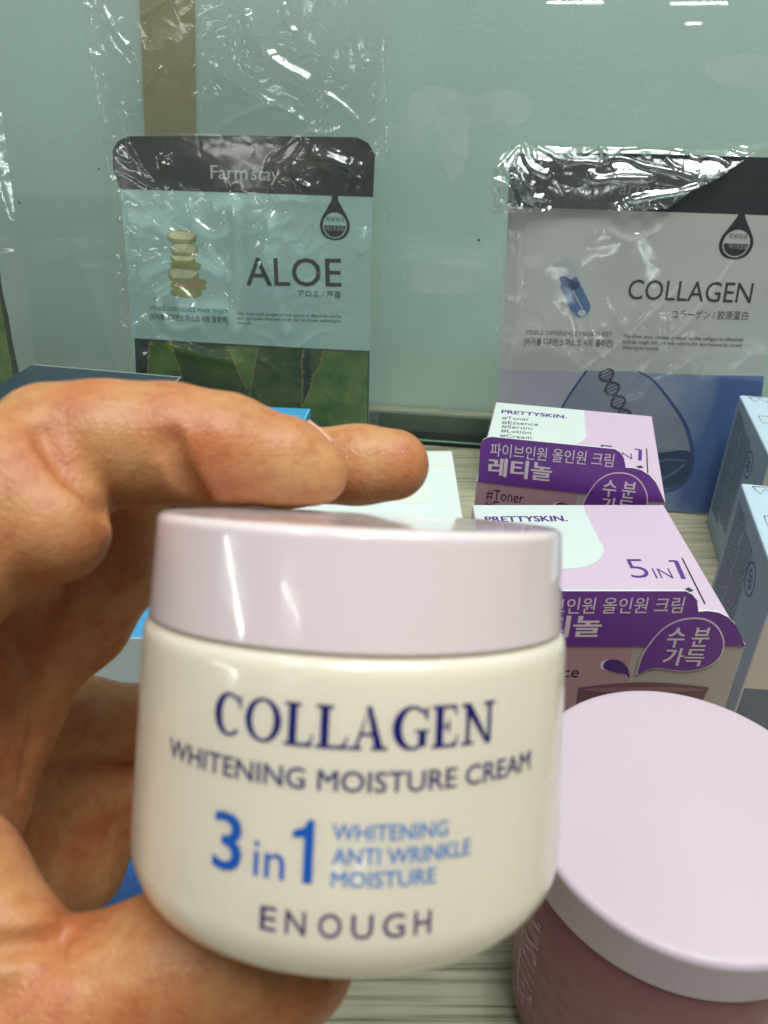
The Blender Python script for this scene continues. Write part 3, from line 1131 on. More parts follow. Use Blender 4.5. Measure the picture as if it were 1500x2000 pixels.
WR_FOLDS = px_folds(sC, [
    ((200, 90), (330, 110), (520, 115), (700, 130), (900, 125), (1050, 140), (1130, 150)), ((250, 110), (330, 160), (390, 195), (470, 205), (560, 205), (620, 220)),
    ((620, 220), (650, 190), (740, 190), (830, 225), (930, 245), (1040, 270), (1120, 300)), ((1120, 300), (1230, 290), (1330, 240), (1420, 190), (1500, 120)),
    ((190, 90), (200, 170), (240, 240), (310, 270), (325, 255)), ((40, 350), (50, 260), (90, 210), (150, 140), (180, 100)), ((60, 490), (110, 400), (125, 300), (100, 240)),
    ((120, 290), (180, 330), (230, 390), (320, 400)), ((190, 440), (210, 480), (270, 490), (330, 480), (320, 450)), ((540, 260), (580, 300), (700, 290), (900, 295)),
    ((670, 430), (700, 470), (780, 485)), ((720, 430), (760, 470)), ((950, 180), (990, 230), (1040, 245)), ((720, 420), (860, 390), (1000, 370), (1150, 330), (1320, 240)),
    ((1300, 100), (1330, 85), (1440, 105)), ((1300, 130), (1390, 160), (1440, 130)), ((1130, 180), (1220, 180), (1290, 230)), ((840, 430), (890, 460), (905, 460)),
    ((500, 120), (520, 160), (600, 130), (650, 170), (720, 150)), ((45, 300), (110, 330), (150, 400), (170, 460)), ((60, 420), (130, 450), (200, 460)), ((130, 220), (180, 260), (220, 320), (260, 340)),
    ((100, 230), (140, 330), (150, 430)), ((420, 170), (440, 200), (400, 210)), ((830, 160), (850, 190), (880, 180)), ((1060, 140), (1100, 180), (1150, 190)),
], (950, 240), 0.36667, 3.8, 1.3)
SL_FOLDS = px_folds(sC, [
    ((490, 1310), (700, 1170), (900, 980), (1060, 830)), ((750, 1400), (930, 1190), (1140, 960), (1370, 650)), ((1100, 1100), (1060, 1180), (1030, 1260)),
    ((140, 570), (130, 640), (150, 700)), ((150, 1130), (120, 1240), (110, 1330)), ((1290, 1300), (1360, 1250), (1420, 1200)), ((110, 920), (160, 930), (200, 900)),
    ((640, 540), (780, 600), (940, 540)), ((960, 1130), (1000, 1060)), ((180, 560), (170, 900), (160, 1300)), ((980, 1010), (970, 1190)),
], (950, 240), 0.36667, 0.9, 0.9)

# bag round the aloe pouch, rising past it out of the picture
tl, bl_ = sA.ab(168, 10), sA.ab(252, 560)
nl = sA.ab(212, 330)
trr = sA.ab(752, 300)


def bag_in(a, b):
    if b > 193:
        lft = nl.x + (tl.x - nl.x) * min(1.2, max(0, (b - nl.y) / (tl.y - nl.y))) + 1.2 * math.sin(b * 0.35)
    else:
        lft = -84 + 0.8 * math.sin(b * 0.21)
    rgt = trr.x + 1.0 + 0.8 * math.sin(b * 0.17)
    return lft < a < rgt


p = Part()
film_sheet(p, sA, bag_in, -125, 100, 1, 330, 0.8, 'bag_film', 0.6, 0.9, 2.3, 0.035, folds=AL_FOLDS,
           curl=lambda a, b: 2.0 * max(0, (b - 190) / 100))
o = p.build('plastic_bag', None, sA.o)
tag(o, 'clear crinkled plastic bag round the aloe pouch, its empty top rising along the wall', 'plastic bag', 'clear plastic bags')

# bag round the collagen pouch
p = Part()
film_sheet(p, sC, lambda a, b: True, -76, 73, 1, 196, 0.9, 'sleeve_film', 0.6, 1.0, 7.7, 0.022, folds=SL_FOLDS)
fl = [sC.ab(*q) for q in ((963, 418), (963, 330), (985, 300), (1018, 272), (1040, 285), (1240, 287), (1400, 292), (1500, 276), (1520, 272), (1400, 345), (1345, 375), (1300, 408), (1200, 412), (1050, 412))]
FL = [tuple(q) for q in fl]


def in_poly(a, b, P):
    c = False
    n = len(P)
    for i in range(n):
        x1, y1 = P[i]
        x2, y2 = P[i - 1]
        if (y1 > b) != (y2 > b) and a < (x2 - x1) * (b - y1) / (y2 - y1) + x1:
            c = not c
    return c


film_sheet(p, sC, lambda a, b: in_poly(a, b, FL), -90, 85, 150, 215, 0.45, 'wrap_film', 2.6, 0.7, 4.1, 0.035, folds=WR_FOLDS, curl=lambda a, b: -0.05 * max(0, b - 181 + 0.02 * a) ** 2, crk=lambda a, b: 1.0 + 2.2 * max(0, min(1, (-52 - a) / 12)))
o = p.build('plastic_bag', None, sC.o)
tag(o, 'clear plastic bag on the collagen pouch with its shiny crumpled top folded down', 'plastic bag', 'clear plastic bags')

# bag edge of the second aloe pouch
p = Part()
sB = Flat(Vector((e.x, e.y, 0)), sA.u, sA.v)
film_sheet(p, sB, lambda a, b: True, -60, 9, 1, 215, 1.5, 'bag_film', 3.0, 1.0, 9.3, 0.05)
o = p.build('plastic_bag', None, sB.o)
tag(o, 'clear plastic bag edge at the far left beside the cut off green pouch', 'plastic bag', 'clear plastic bags')

# ------------------------------------------------------------------ lilac cartons with the purple flap
CW, CD, CH = 74.0, 80.0, 87.0
A1 = Matrix.Translation((34, 173.5, 0))
ang = math.atan2(16.5, 72.8)
A2 = Matrix.Translation((37.5, 272.5, 0)) @ Matrix.Rotation(-ang, 4, 'Z')


def make_carton(root):
    pb = Part()
    rbox(pb, 0, CW, 0, CD, 0, CH, 'card_lilac', 0.5, top='card_lilac', front='card_beige', side='card_lilac')
    top = Flat((0, 0, CH), (1, 0, 0), (0, 1, 0))
    fr = Flat((0, 0, 0), (1, 0, 0), (0, 0, 1))
    # white panel with one round corner
    def T2(x, y):
        return tuple(top.ab(900 + x * 0.28, 760 + y * 0.28, A2))

    def T1(x, y):
        return tuple(top.ab(x, y, A1))
    wx = T2(870, 250)[0]
    yb = T1(1110, 1112)[1]
    pts = [(0.6, CD - 0.6), (T2(862, 150)[0], CD - 0.6)]
    corner = [(wx, CD * 0.72), (wx + 0.3, yb + 12), (wx - 3, yb + 5.5), (wx - 9, yb + 1.2), (wx - 18, yb), (wx - 34, yb - 2.5)]
    pts += smooth_pts([(pts[-1][0], CD - 8)] + corner, 5)
    pts += [(0.6, yb - 4)]
    poly(pb, top, pts, 'card_white', 1)
    text(pb, top, 'PRETTYSKIN.', T2(284, 168), T2(738, 206), 3.9, 'purple_ink', 2, 0.03)
    for k, (w, x0, y0, x1, y1) in enumerate((('#Toner', 288, 212, 478, 222), ('#Essence', 286, 243, 540, 258), ('#Serum', 282, 270, 498, 287), ('#Lotion', 278, 300, 490, 317), ('#Cream', 272, 336, 495, 352))):
        text(pb, top, w, T2(x0, y0), T2(x1, y1), 3.5, 'black_ink', 2)
    text(pb, top, '5', T1(1235, 1129), T1(1272, 1129), 11.5, 'purple_ink', 2, -0.012)
    text(pb, top, 'IN', T1(1282, 1130), T1(1316, 1130), 6.0, 'purple_ink', 2, -0.012)
    q0, q1, q2 = T1(1335, 1131), T1(1320, 1096), T1(1306, 1096)
    line(pb, top, [q2, q1], 0.9, 'purple_ink', 2)
    line(pb, top, [q0, q1], 1.5, 'purple_ink', 2.3)
    line(pb, top, [T1(1332, 1090), T1(1377, 1180)], 0.5, 'black_ink', 2)
    line(pb, top, [T1(1340, 1150), T1(1350, 1156)], 2.4, 'black_ink', 2)
    line(pb, top, smooth_pts([T1(1352, 1175), T1(1356, 1168), T1(1362, 1176)], 4), 0.6, 'grey_ink', 2)
    # front print
    def F1(x, y):
        return tuple(fr.ab(1080 + x * 0.26667, 1050 + y * 0.26667, A1))
    xs = F1(575, 850)[0]
    xe = F1(540, 1050)[0]
    poly(pb, fr, [(0.6, 0.6), (xe - 3, 0.6), (xe, F1(540, 1050)[1]), (xs, CH - 0.6), (0.6, CH - 0.6)], 'card_pink', 1)
    zr = F1(650, 1070)[1]
    lx, rx = F1(185, 1100)[0], F1(1147, 1085)[0]
    poly(pb, fr, [(lx, zr - 3)] + [(lx + (rx - lx) * i / 12, zr - 1.5 + 2.2 * math.sin(math.pi * i / 12)) for i in range(13)] + [(rx - 1.5, zr - 12), (rx - 5, 12), (lx + 3, 12)], 'card_mauve', 2)
    poly(pb, fr, ring_pts(((lx + rx) / 2, zr - 2.4), (rx - lx) / 2 - 1.5, 1.2), 'card_mauve_light', 3)

    def G2(x, y):
        return tuple(fr.ab(900 + x * 0.28, 760 + y * 0.28, A2))
    text(pb, fr, '#Toner', G2(175, 762), G2(435, 795), 5.0, 'black_ink', 2)
    zt = F1(170, 1020)
    text(pb, fr, '#Essence', (G2(175, 762)[0] - 0.5, zt[1]), (zt[0] + 0.6, zt[1]), 4.6, 'black_ink', 2)
    # small drop
    sd = smooth_pts([F1(*q) for q in ((555, 1025), (530, 1000), (460, 985), (390, 965), (368, 935), (390, 900), (440, 890), (500, 905), (545, 950), (558, 990))], 4, True)
    poly(pb, fr, [(a * 1.06 - 0.06 * sd[0][0] - 0.6, b * 1.0) for a, b in sd], 'print_pale', 2)
    poly(pb, fr, sd, 'purple_ink', 3)
    pb.build('carton', root)
    # flap: cut from the front panel, standing up past the top edge, with the drop running down on the front
    fp = Part()
    ff = Flat((0, -0.35, 0), (1, 0, 0), (0, 0, 1))
    ol2 = [G2(*q) for q in ((115, 622), (117, 500), (120, 410), (130, 380), (155, 352), (185, 336), (215, 330), (640, 372), (1075, 415), (1110, 438), (1136, 475), (1146, 520), (1150, 545), (1200, 546), (1260, 562), (1315, 596), (1360, 648), (1388, 705), (1397, 760))]
    ol2 = [(max(0.8, min(a, CW - 0.2)), b) for a, b in ol2]
    ol2[0] = (ol2[0][0], CH - 0.4)
    ol2[-1] = (CW - 0.3, CH - 0.4)
    tri = tessellate_polygon([[Vector((q[0], q[1], 0)) for q in ol2]])
    put(fp, ff, ol2, [list(t_) for t_ in tri], 'purple', 0)
    bk = Flat((0, 0.30, 0), (1, 0, 0), (0, 0, 1))
    fp.add([bk.at(a, b) for a, b in ol2], [list(t_)[::-1] for t_ in tri], 'card_white')
    n = len(ol2)
    for i in range(n):
        a, b = ol2[i], ol2[(i + 1) % n]
        fp.add([ff.at(*a), ff.at(*b), bk.at(*b), bk.at(*a)], [[0, 1, 2, 3]], 'card_white')
    dr = smooth_pts([F1(*q) for q in ((610, 998), (618, 940), (650, 850), (720, 745), (800, 660), (900, 602), (1020, 578), (1130, 592), (1210, 650), (1250, 740), (1245, 820), (1205, 890), (1120, 945), (1000, 972), (880, 968), (770, 952), (690, 962))], 5, True)
    cx = sum(q[0] for q in dr) / len(dr)
    cy = sum(q[1] for q in dr) / len(dr)
    poly(fp, ff, dr, 'print_pale', 1)
    poly(fp, ff, [(cx + (a - cx) * 0.965, cy + (b - cy) * 0.955) for a, b in dr], 'purple', 2)
    h = 5.0
    text(fp, ff, '파이브인원 올인원 크림', G2(205, 455), G2(1060, 535), 5.6, 'print_pale', 1, 0.006, cap=0.86)
    text(fp, ff, '레티놀', G2(195, 585), G2(625, 630), 7.6, 'print_pale', 1, 0.035, cap=0.86)
    text(fp, ff, '수 분', F1(822, 782), F1(1125, 780), 7.4, 'print_pale', 3, 0.02, cap=0.86)
    text(fp, ff, '가득', F1(795, 915), F1(1085, 920), 6.6, 'print_pale', 3, 0.02, cap=0.86)
    fp.build('flap', root)


r1 = thing('lilac_carton', 'nearer lilac carton with purple flap, 5 IN 1 in full view on top', 'carton', A1.translation, 0, 'lilac cartons with purple flaps')
make_carton(r1)
r2 = r1.copy()
COL.objects.link(r2)
r2.location = A2.translation * MM
r2.rotation_euler.z = -ang
r2['label'] = 'farther lilac carton with purple flap, turned askew in front of the collagen pouch'
for ch in list(r1.children):
    c_ = ch.copy()
    COL.objects.link(c_)
    c_.parent = r2

# ------------------------------------------------------------------ pale blue cartons at the right
BW, BD, BH = 74.0, 72.0, 79.0
bang = R(12)
BM2 = Matrix.Translation((137, 214, 0)) @ Matrix.Rotation(-bang, 4, 'Z')
bang1 = R(11)
# back left corner of the farther one at (190, 378)
BM1 = Matrix.Translation((188 - BD * math.sin(bang1), 378 - BD * math.cos(bang1), 0)) @ Matrix.Rotation(-bang1, 4, 'Z')


def make_blue_carton(root):
    pb = Part()
    rbox(pb, 0, BW, 0, BD, 0, BH, 'ice_side', 0.9, top='ice_top', front='ice_front', side='ice_side')
    fr = Flat((0, 0, 0), (1, 0, 0), (0, 0, 1))
    poly(pb, fr, [(0.9, 0.9), (BW - 0.9, 0.9), (BW - 0.9, 27), (50, 29), (25, 31), (0.9, 29)], 'ice_band', 1)
    poly(pb, fr, [(0.9, BH - 8), (BW - 0.9, BH - 8), (BW - 0.9, BH - 0.9), (0.9, BH - 0.9)], 'ice_top', 1)
    # left side: two columns of small print and a round emblem
    sd = Flat((0, BD, 0), (0, -1, 0), (0, 0, 1))
    rr = random.Random(5)
    for x0, x1, zt, zb in ((5, 21, BH - 6, 12), (23, 40, BH - 9, 16)):
        z = zt
        while z > zb:
            x = x0
            while x < x1 - 1.0:
                w_ = min(rr.uniform(1.2, 4.5), x1 - x)
                poly(pb, sd, [(x, z), (x + w_, z), (x + w_, z - 0.75), (x, z - 0.75)], 'ice_ink', 1)
                x += w_ + rr.uniform(0.4, 0.9)
            z -= 1.35
        line(pb, sd, [(x1 + 0.9, zt), (x1 + 0.9, zb)], 0.25, 'ice_ink', 1)
    c = sd.ab(1465, 1131, BM2)
    for k in range(24):
        pass
    rg = ring_pts(c, 6.6, 6.6, 36)
    line(pb, sd, rg + rg[:1], 0.8, 'ice_emblem', 1)
    text(pb, sd, '5', (c.x - 3.2, c.y - 2.2), (c.x + 0.6, c.y - 2.2), 6.2, 'ice_emblem', 1)
    text(pb, sd, 'S', (c.x - 0.6, c.y - 3.6), (c.x + 3.4, c.y - 3.6), 6.2, 'ice_emblem', 1.6)
    # top: outline lettering and a small frame
    tp = Flat((0, 0, BH), (1, 0, 0), (0, 1, 0))
    q = tp.ab(1478, 960, BM2)
    zz = [(q.x - 1, q.y + 4), (q.x + 1, q.y - 2), (q.x + 4, q.y + 3), (q.x + 7, q.y - 2), (q.x + 9, q.y + 4), (q.x + 5, q.y + 4.6), (q.x - 1, q.y + 4)]
    line(pb, tp, zz, 0.6, 'grey_ink', 1)
    q = tp.ab(1496, 1018, BM2)
    line(pb, tp, [(q.x, q.y + 4), (q.x, q.y - 4), (q.x + 22, q.y - 4), (q.x + 22, q.y + 4), (q.x, q.y + 4)], 0.5, 'grey_ink', 1)
    return pb.build('carton', root)


r1 = thing('blue_carton', 'nearer pale blue carton at the right edge, small print on its shaded side', 'carton', BM2.translation, -bang, 'pale blue cartons')
make_blue_carton(r1)
r2 = r1.copy()
COL.objects.link(r2)
r2.location = BM1.translation * MM
r2.rotation_euler.z = -bang1
r2['label'] = 'farther pale blue carton at the right edge, standing next to the collagen pouch'
for ch in list(r1.children):
    c_ = ch.copy()
    COL.objects.link(c_)
    c_.parent = r2

# ------------------------------------------------------------------ things half hidden behind the hand
DK = Matrix.Translation((-212, 440, 0)) @ Matrix.Rotation(-R(12), 4, 'Z')
p = Part()
rbox(p, 0, 97, -82, 0, 0, 72, 'dark_card', 0.5)
tp = Flat((0, 0, 72), (1, 0, 0), (0, 1, 0))
line(p, tp, [(0.8, -0.5), (96.2, -0.5)], 0.7, 'painted_glint', 1)  # edge glints laid on as thin pale lines
line(p, tp, [(96.4, -0.8), (96.4, -70)], 0.6, 'painted_glint', 1)
q = tp.ab(166, 750, DK)
poly(p, tp, [(q.x - 9, q.y - 10), (q.x - 6, q.y - 4), (q.x, q.y - 1.5), (q.x + 5, q.y - 3), (q.x + 8, q.y - 10)], 'leaf_print', 1)
o = p.build('dark_carton')
o.location = DK.translation * MM
o.rotation_euler.z = -R(12)
tag(o, 'dark slate carton with glints painted along its edges behind the index finger', 'carton')

BL = Matrix.Translation((-39, 376, 0)) @ Matrix.Rotation(-R(6), 4, 'Z')
p = Part()
rbox(p, -72, 0, -62, 0, 0, 72, 'blue_card', 0.6)
tp = Flat((0, 0, 72), (1, 0, 0), (0, 1, 0))
line(p, tp, [(-0.7, -0.8), (-0.7, -60)], 0.8, 'blue_light', 1)
poly(p, tp, [tuple(tp.ab(560, 832, BL)), tuple(tp.ab(590, 808, BL)), tuple(tp.ab(575, 828, BL)), tuple(tp.ab(566, 838, BL))], 'blue_light', 1)
poly(p, tp, [tuple(tp.ab(548, 826, BL)), tuple(tp.ab(590, 808, BL)), tuple(tp.ab(556, 818, BL))], 'blue_light', 1.5)
o = p.build('blue_box')
o.location = BL.translation * MM
o.rotation_euler.z = -R(6)
tag(o, 'bright blue carton with pale triangle in front of the aloe leaves', 'carton')

p = Part()
rbox(p, -140, -58, 196, 262, 0, 70, 'white_card', 0.6, top='blue_card', front='white_card')
fr = Flat((-140, 196, 0), (1, 0, 0), (0, 0, 1))
poly(p, fr, [(0.8, 0.8), (81, 0.8), (81, 18), (0.8, 18)], 'blue_deep', 1)
o = p.build('blue_white_box', base=(-99, 229, 0))
tag(o, 'white carton with blue lid panel glimpsed between hand and cream jar', 'carton')

p = Part()
rbox(p, -128, -64, 118, 170, 0, 16, 'blue_deep', 0.6)
o = p.build('flat_blue_box', base=(-96, 144, 0))
tag(o, 'deep blue flat carton glimpsed low between palm and cream jar', 'carton')

p = Part()
rbox(p, -44, 31, 252, 312, 0, 80, 'white_card', 0.6)
tp = Flat((0, 0, 80), (1, 0, 0), (0, 1, 0))
q = tp.ab(812, 962)
poly(p, tp, [(q.x + 5 * math.cos(a) + 2 * math.sin(a), q.y + 9 * math.sin(a)) for a in [i * math.pi / 10 for i in range(20)]], 'white_print', 1)
q = tp.ab(852, 909)
poly(p, tp, [(q.x - 12, q.y - 1.5), (30.2, q.y + 0.3), (30.2, q.y + 2.0), (q.x - 12, q.y + 1.6)], 'white_print', 1)
q = tp.ab(790, 1000)
line(p, tp, [(q.x - 8, 256), (q.x + 1, 256)], 0.9, 'grey_ink', 1)
line(p, tp, [(q.x + 2.5, 256), (q.x + 6, 256)], 0.9, 'grey_ink', 1)
o = p.build('white_box', base=(-6, 282, 0))
tag(o, 'plain white carton behind the fingertips beside the lilac cartons', 'carton')

# ------------------------------------------------------------------ pink jar at the lower right
JC = Vector((70, 115.5, 0))
X, Y, Z = Vector((1, 0, 0)), Vector((0, -1, 0)), Vector((0, 0, 1))
JR, JT = 37.0, 90.0
t = thing('pink_jar', 'big dusty pink cream jar with wide pale lid at the lower right', 'jar', JC)
p = Part()
prof = [(JR - 1.6, 77), (JR - 0.2, 77.0), (JR, 77.2), (JR, 77.6), (JR, JT - 2.2), (JR, JT - 1.6)] + [(JR - 1.6 + 1.6 * math.cos(R(a)), JT - 1.6 + 1.6 * math.sin(R(a))) for a in (15, 30, 45, 60, 75, 90)] + [(JR - 3, JT + 0.02), (JR * 0.5, JT + 0.05)]
lathe(p, prof, JC, Z, Y, X, 'pink_lid')
p.build('lid', t, JC)
p = Part()
prof = [(24, 0.3), (28, 0.5), (31, 2.5), (33, 8), (34.6, 30), (35.8, 60), (35.9, 74), (35.0, 76.2), (33, 76.9)]
lathe(p, prof, JC, Z, Y, X, 'pink_jar')


class Round:
    def __init__(self, o, a, n, c, rf):
        self.o, self.a, self.n, self.c, self.rf = o, a, n, c, rf
        self.step = (1.2, 3.0)
        self.r0 = rf(0)

    def at(self, s_, h, off=0.0):
        r_ = self.rf(h) + off
        ph = s_ / self.r0
        return self.o + self.a * h + (self.n * math.cos(ph) + self.c * math.sin(ph)) * r_


rf = Round(JC, Z, Y, X, lambda h: 34.6 + (h - 30) * 1.2 / 30 if h > 30 else 34.6 - (30 - h) * 1.6 / 22)
s0 = -63.0
# upright lettering on the flank, turned a quarter
vs_, fs_ = text_geo('PRETTYSKIN.')
x0 = min(v[0] for v in vs_)
x1 = max(v[0] for v in vs_)
k_ = 46 / (x1 - x0)
rf.step = (3, 3)
put(p, rf, [(s0 * 0.60 - v[1] * 8.5 / 0.72, 18 + (v[0] - x0) * k_) for v in vs_], fs_, 'pink_print', 1)
p.build('jar_body', t, JC)

# ------------------------------------------------------------------ the cream jar in the hand
rt, rr_ = R(1.8), R(2.7)
a_c = Vector((math.sin(rr_), -math.cos(rr_), -math.tan(rt))).normalized()
n_c = Vector((0, 0, -1))
n_c = (n_c - a_c * n_c.dot(a_c)).normalized()
c_c = n_c.cross(a_c)
if c_c.x < 0:
    c_c = -c_c
dz = 117.4
JA, JN, JX = camv(a_c), camv(n_c), camv(c_c)
JO = PX(706, 1012, dz)                       # centre of the lid top
base = JO - JA * 55.5
t = thing('cream_jar', 'small cream coloured jar with lilac lid held up between fingers and thumb', 'jar', base)
p = Part()
prof = [(29.2, -14.4), (30.45, -14.4), (30.6, -14.25), (30.59, -14.0), (30.3, -8), (30.02, -1.7), (30.0, -1.3)] + [(28.7 + 1.3 * math.cos(R(a)), -1.3 + 1.3 * math.sin(R(a))) for a in (15, 30, 45, 60, 75, 90)] + [(27, 0.01), (15, 0.03)]
lathe(p, prof, JO, JA, JN, JX, 'lid_lilac', 160)
p.build('lid', t, base)


def body_r(L):
    """radius of the body at L mm below the lid top"""
    if L < 48:
        return 31.3 + 0.6 * (L - 15) / 33
    return 31.9


p = Part()
prof = [(12, -54.1), (24.0, -54.25)]
for i in range(1, 11):
    an = R(-90 + 9 * i)
    prof.append((24.6 + 7.25 * math.cos(an) ** 0.94, -46.7 + 7.6 * math.sin(an)))
prof += [(31.75, -40), (31.55, -30), (31.3, -17.2), (31.15, -16.2), (30.9, -15.5), (30.3, -14.9), (29.6, -14.55)]
lathe(p, prof, JO, JA, JN, JX, 'jar_cream', 160)
PR = sorted((-h, r_) for r_, h in prof)


def prof_r(L):
    return float(np.interp(L, [q[0] for q in PR], [q[1] for q in PR]))


rs = Round(JO, -JA, JN, JX, prof_r)
rs.r0 = 31.4
rs.flip = True
rs.step = (1.0, 0.8)


def jt(s_, x0, x1, base_l, h, m, bold=0.0, cap=None):
    text(p, rs, s_, (x0, base_l), (x1, base_l), h, m, 1, bold, cap=cap)


# serif letters, built stroke by stroke (unit: cap height 1)


def arc(cx, cy, rx, ry, a0, a1, n=18):
    return [(cx + rx * math.cos(R(a0 + (a1 - a0) * i / n)), cy + ry * math.sin(R(a0 + (a1 - a0) * i / n))) for i in range(n + 1)]


def rect(x0, y0, x1, y1):
    return [(x0, y0), (x1, y0), (x1, y1), (x0, y1)]


def ringpoly(o_, i_):
    vs2 = o_ + i_
    k = len(o_)
    return vs2, [[i, i + 1, k + i + 1, k + i] for i in range(k - 1)]


def serif_letter(ch, w):
    """list of (verts, faces) with x in 0..w"""
    S = []

    def P_(pts):
        tri = tessellate_polygon([[Vector((q[0], q[1], 0)) for q in pts]])
        S.append((pts, [list(q) for q in tri]))
    st = 0.19
    th = 0.075
    if ch == 'O':
        S.append(ringpoly(arc(w / 2, 0.5, w / 2, 0.52, 0, 360, 40), arc(w / 2, 0.5, w / 2 - 0.18, 0.445, 0, 360, 40)))
    elif ch in 'CG':
        cx = w * 0.53
        S.append(ringpoly(arc(cx, 0.5, w * 0.53, 0.52, 48, 318, 34), arc(cx + 0.03, 0.5, w * 0.53 - 0.185, 0.445, 52, 312, 34)))
        P_([(w * 0.84, 0.86), (w * 0.94, 1.0), (w * 0.97, 1.0), (w * 0.97, 0.66), (w * 0.93, 0.66), (w * 0.87, 0.78)])
        if ch == 'G':
            P_(rect(w * 0.72, 0.06, w * 0.93, 0.42))
            P_(rect(w * 0.60, 0.40, w * 1.02, 0.455))
    elif ch == 'L':
        x = w * 0.14
        P_(rect(x, 0, x + st, 1))
        P_(rect(0, 1 - th, x + st + w * 0.14, 1.001))
        P_(rect(0, -0.001, w * 0.95, th))
        P_([(w * 0.70, th), (w * 0.93, th), (w, 0.30), (w * 0.94, 0.30), (w * 0.86, 0.12)])
    elif ch == 'E':
        x = w * 0.14
        P_(rect(x, 0, x + st, 1))
        P_(rect(0, 1 - th, w * 0.93, 1.001))
        P_(rect(0, -0.001, w * 0.95, th))
        P_(rect(x + st, 0.48, w * 0.66, 0.53))
        P_([(w * 0.74, 1 - th), (w * 0.92, 1 - th), (w * 0.95, 0.74), (w * 0.90, 0.74), (w * 0.84, 0.90)])
        P_([(w * 0.70, th), (w * 0.94, th), (w, 0.28), (w * 0.94, 0.28), (w * 0.86, 0.12)])
        P_([(w * 0.60, 0.36), (w * 0.66, 0.36), (w * 0.66, 0.66), (w * 0.60, 0.66), (w * 0.56, 0.53), (w * 0.56, 0.48)])
    elif ch == 'A':
        P_([(w * 0.44, 1.02), (w * 0.56, 1.02), (w * 0.90, 0.0), (w * 0.68, 0.0)])
        P_([(w * 0.46, 0.90), (w * 0.50, 0.98), (w * 0.235, 0.0), (w * 0.135, 0.0)])
        P_(rect(w * 0.26, 0.32, w * 0.68, 0.395))
        P_(rect(0, -0.001, w * 0.34, th))
        P_(rect(w * 0.58, -0.001, w * 1.0, th))
    elif ch == 'N':
        P_(rect(w * 0.13, 0, w * 0.13 + 0.11, 1))
        P_(rect(w * 0.80, 0, w * 0.80 + 0.11, 1))
        P_([(w * 0.02, 1), (w * 0.26, 1), (w * 0.885, -0.02), (w * 0.76, -0.02)])
        P_(rect(0, -0.001, w * 0.36, th))
        P_(rect(w * 0.66, 1 - th, w * 1.02, 1.001))
        P_(rect(0, 1 - th, w * 0.2, 1.001))
    return S


H_ = 4.9
arcs = [(-16.06, -12.2), (-11.74, -7.21), (-6.8, -3.39), (-3.13, 0.57), (0.57, 5.04), (5.56, 9.84), (10.26, 13.61), (14.07, 18.74)]
for ch, (x0, x1) in zip('COLLAGEN', arcs):
    w_ = (x1 - x0) / H_
    for k, (vv, ff_) in enumerate(serif_letter(ch, w_)):
        put(p, rs, [(x0 + a * H_, 24.85 - b * H_) for a, b in vv], ff_, 'ink_navy', 1 + 0.12 * k)
jt('WHITENING MOISTURE CREAM', -23.9, 26.0, 29.65, 2.45, 'ink_indigo', 0.008)
jt('3', -15.2, -11.45, 40.5, 6.9, 'ink_blue', 0.012)
jt('in', -9.75, -6.0, 40.35, 4.7, 'ink_blue', 0.0, cap=0.74)
poly(p, rs, [(-3.85, 40.35), (-2.75, 40.35), (-2.75, 33.1), (-3.45, 33.1), (-3.9, 34.0), (-5.2, 34.5), (-5.2, 35.3), (-3.85, 35.1)], 'ink_blue', 1)
jt('WHITENING', -0.7, 12.8, 35.15, 1.9, 'ink_skyblue', 0.012)
jt('ANTI WRINKLE', -0.6, 15.95, 37.9, 1.95, 'ink_skyblue', 0.012)
jt('MOISTURE', -0.6, 11.5, 40.5, 1.9, 'ink_skyblue', 0.012)
for ch, xc in zip('ENOUGH', (-7.6, -4.4, -0.5, 3.1, 6.7, 10.1)):
    w_ = {'E': 1.9, 'N': 2.3, 'O': 2.6, 'U': 2.4, 'G': 2.5, 'H': 2.0}[ch]
    jt(ch, xc - w_ / 2, xc + w_ / 2, 46.35, 2.9, 'ink_plum', 0.006)
p.build('jar_body', t, base)

# ------------------------------------------------------------------ the hand: one smooth surface grown from a distance field
hh = 0.8
lo = np.array([-216.0, -32.0, 58.0])
hi = np.array([12.0, 126.0, 216.0])
nx, ny, nz = [int(math.ceil(v)) for v in (hi - lo) / hh]
gx = (lo[0] + hh * np.arange(nx)).astype(np.float32)[:, None, None]
gy = (lo[1] + hh * np.arange(ny)).astype(np.float32)[None, :, None]
gz = (lo[2] + hh * np.arange(nz)).astype(np.float32)[None, None, :]


def C3(x, y, z):
    return ((x - 750) / F * z, (y - 1000) / F * z, z)


def cone(a, b, ra, rb):
    a, b = np.array(a, np.float32), np.array(b, np.float32)
    d = b - a
    L2 = float(d @ d) + 1e-9
    tt = np.clip(((gx - a[0]) * d[0] + (gy - a[1]) * d[1] + (gz - a[2]) * d[2]) / L2, 0, 1)
    return np.sqrt((gx - a[0] - tt * d[0]) ** 2 + (gy - a[1] - tt * d[1]) ** 2 + (gz - a[2] - tt * d[2]) ** 2) - (ra + (rb - ra) * tt)


def smin(a, b, k):
    h_ = np.clip(0.5 + 0.5 * (b - a) / k, 0, 1)
    return b + (a - b) * h_ - k * h_ * (1 - h_)


def smax(a, b, k):
    return -smin(-a, -b, k)


def chain(pts, k=2.5):
    d = None
    for (a, ra), (b, rb) in zip(pts[:-1], pts[1:]):
        c_ = cone(a, b, ra, rb)
        d = c_ if d is None else smin(d, c_, k)
    return d


def groove(d, a, b, r_, k=1.2):
    return smax(d, -cone(a, b, r_, r_), k)


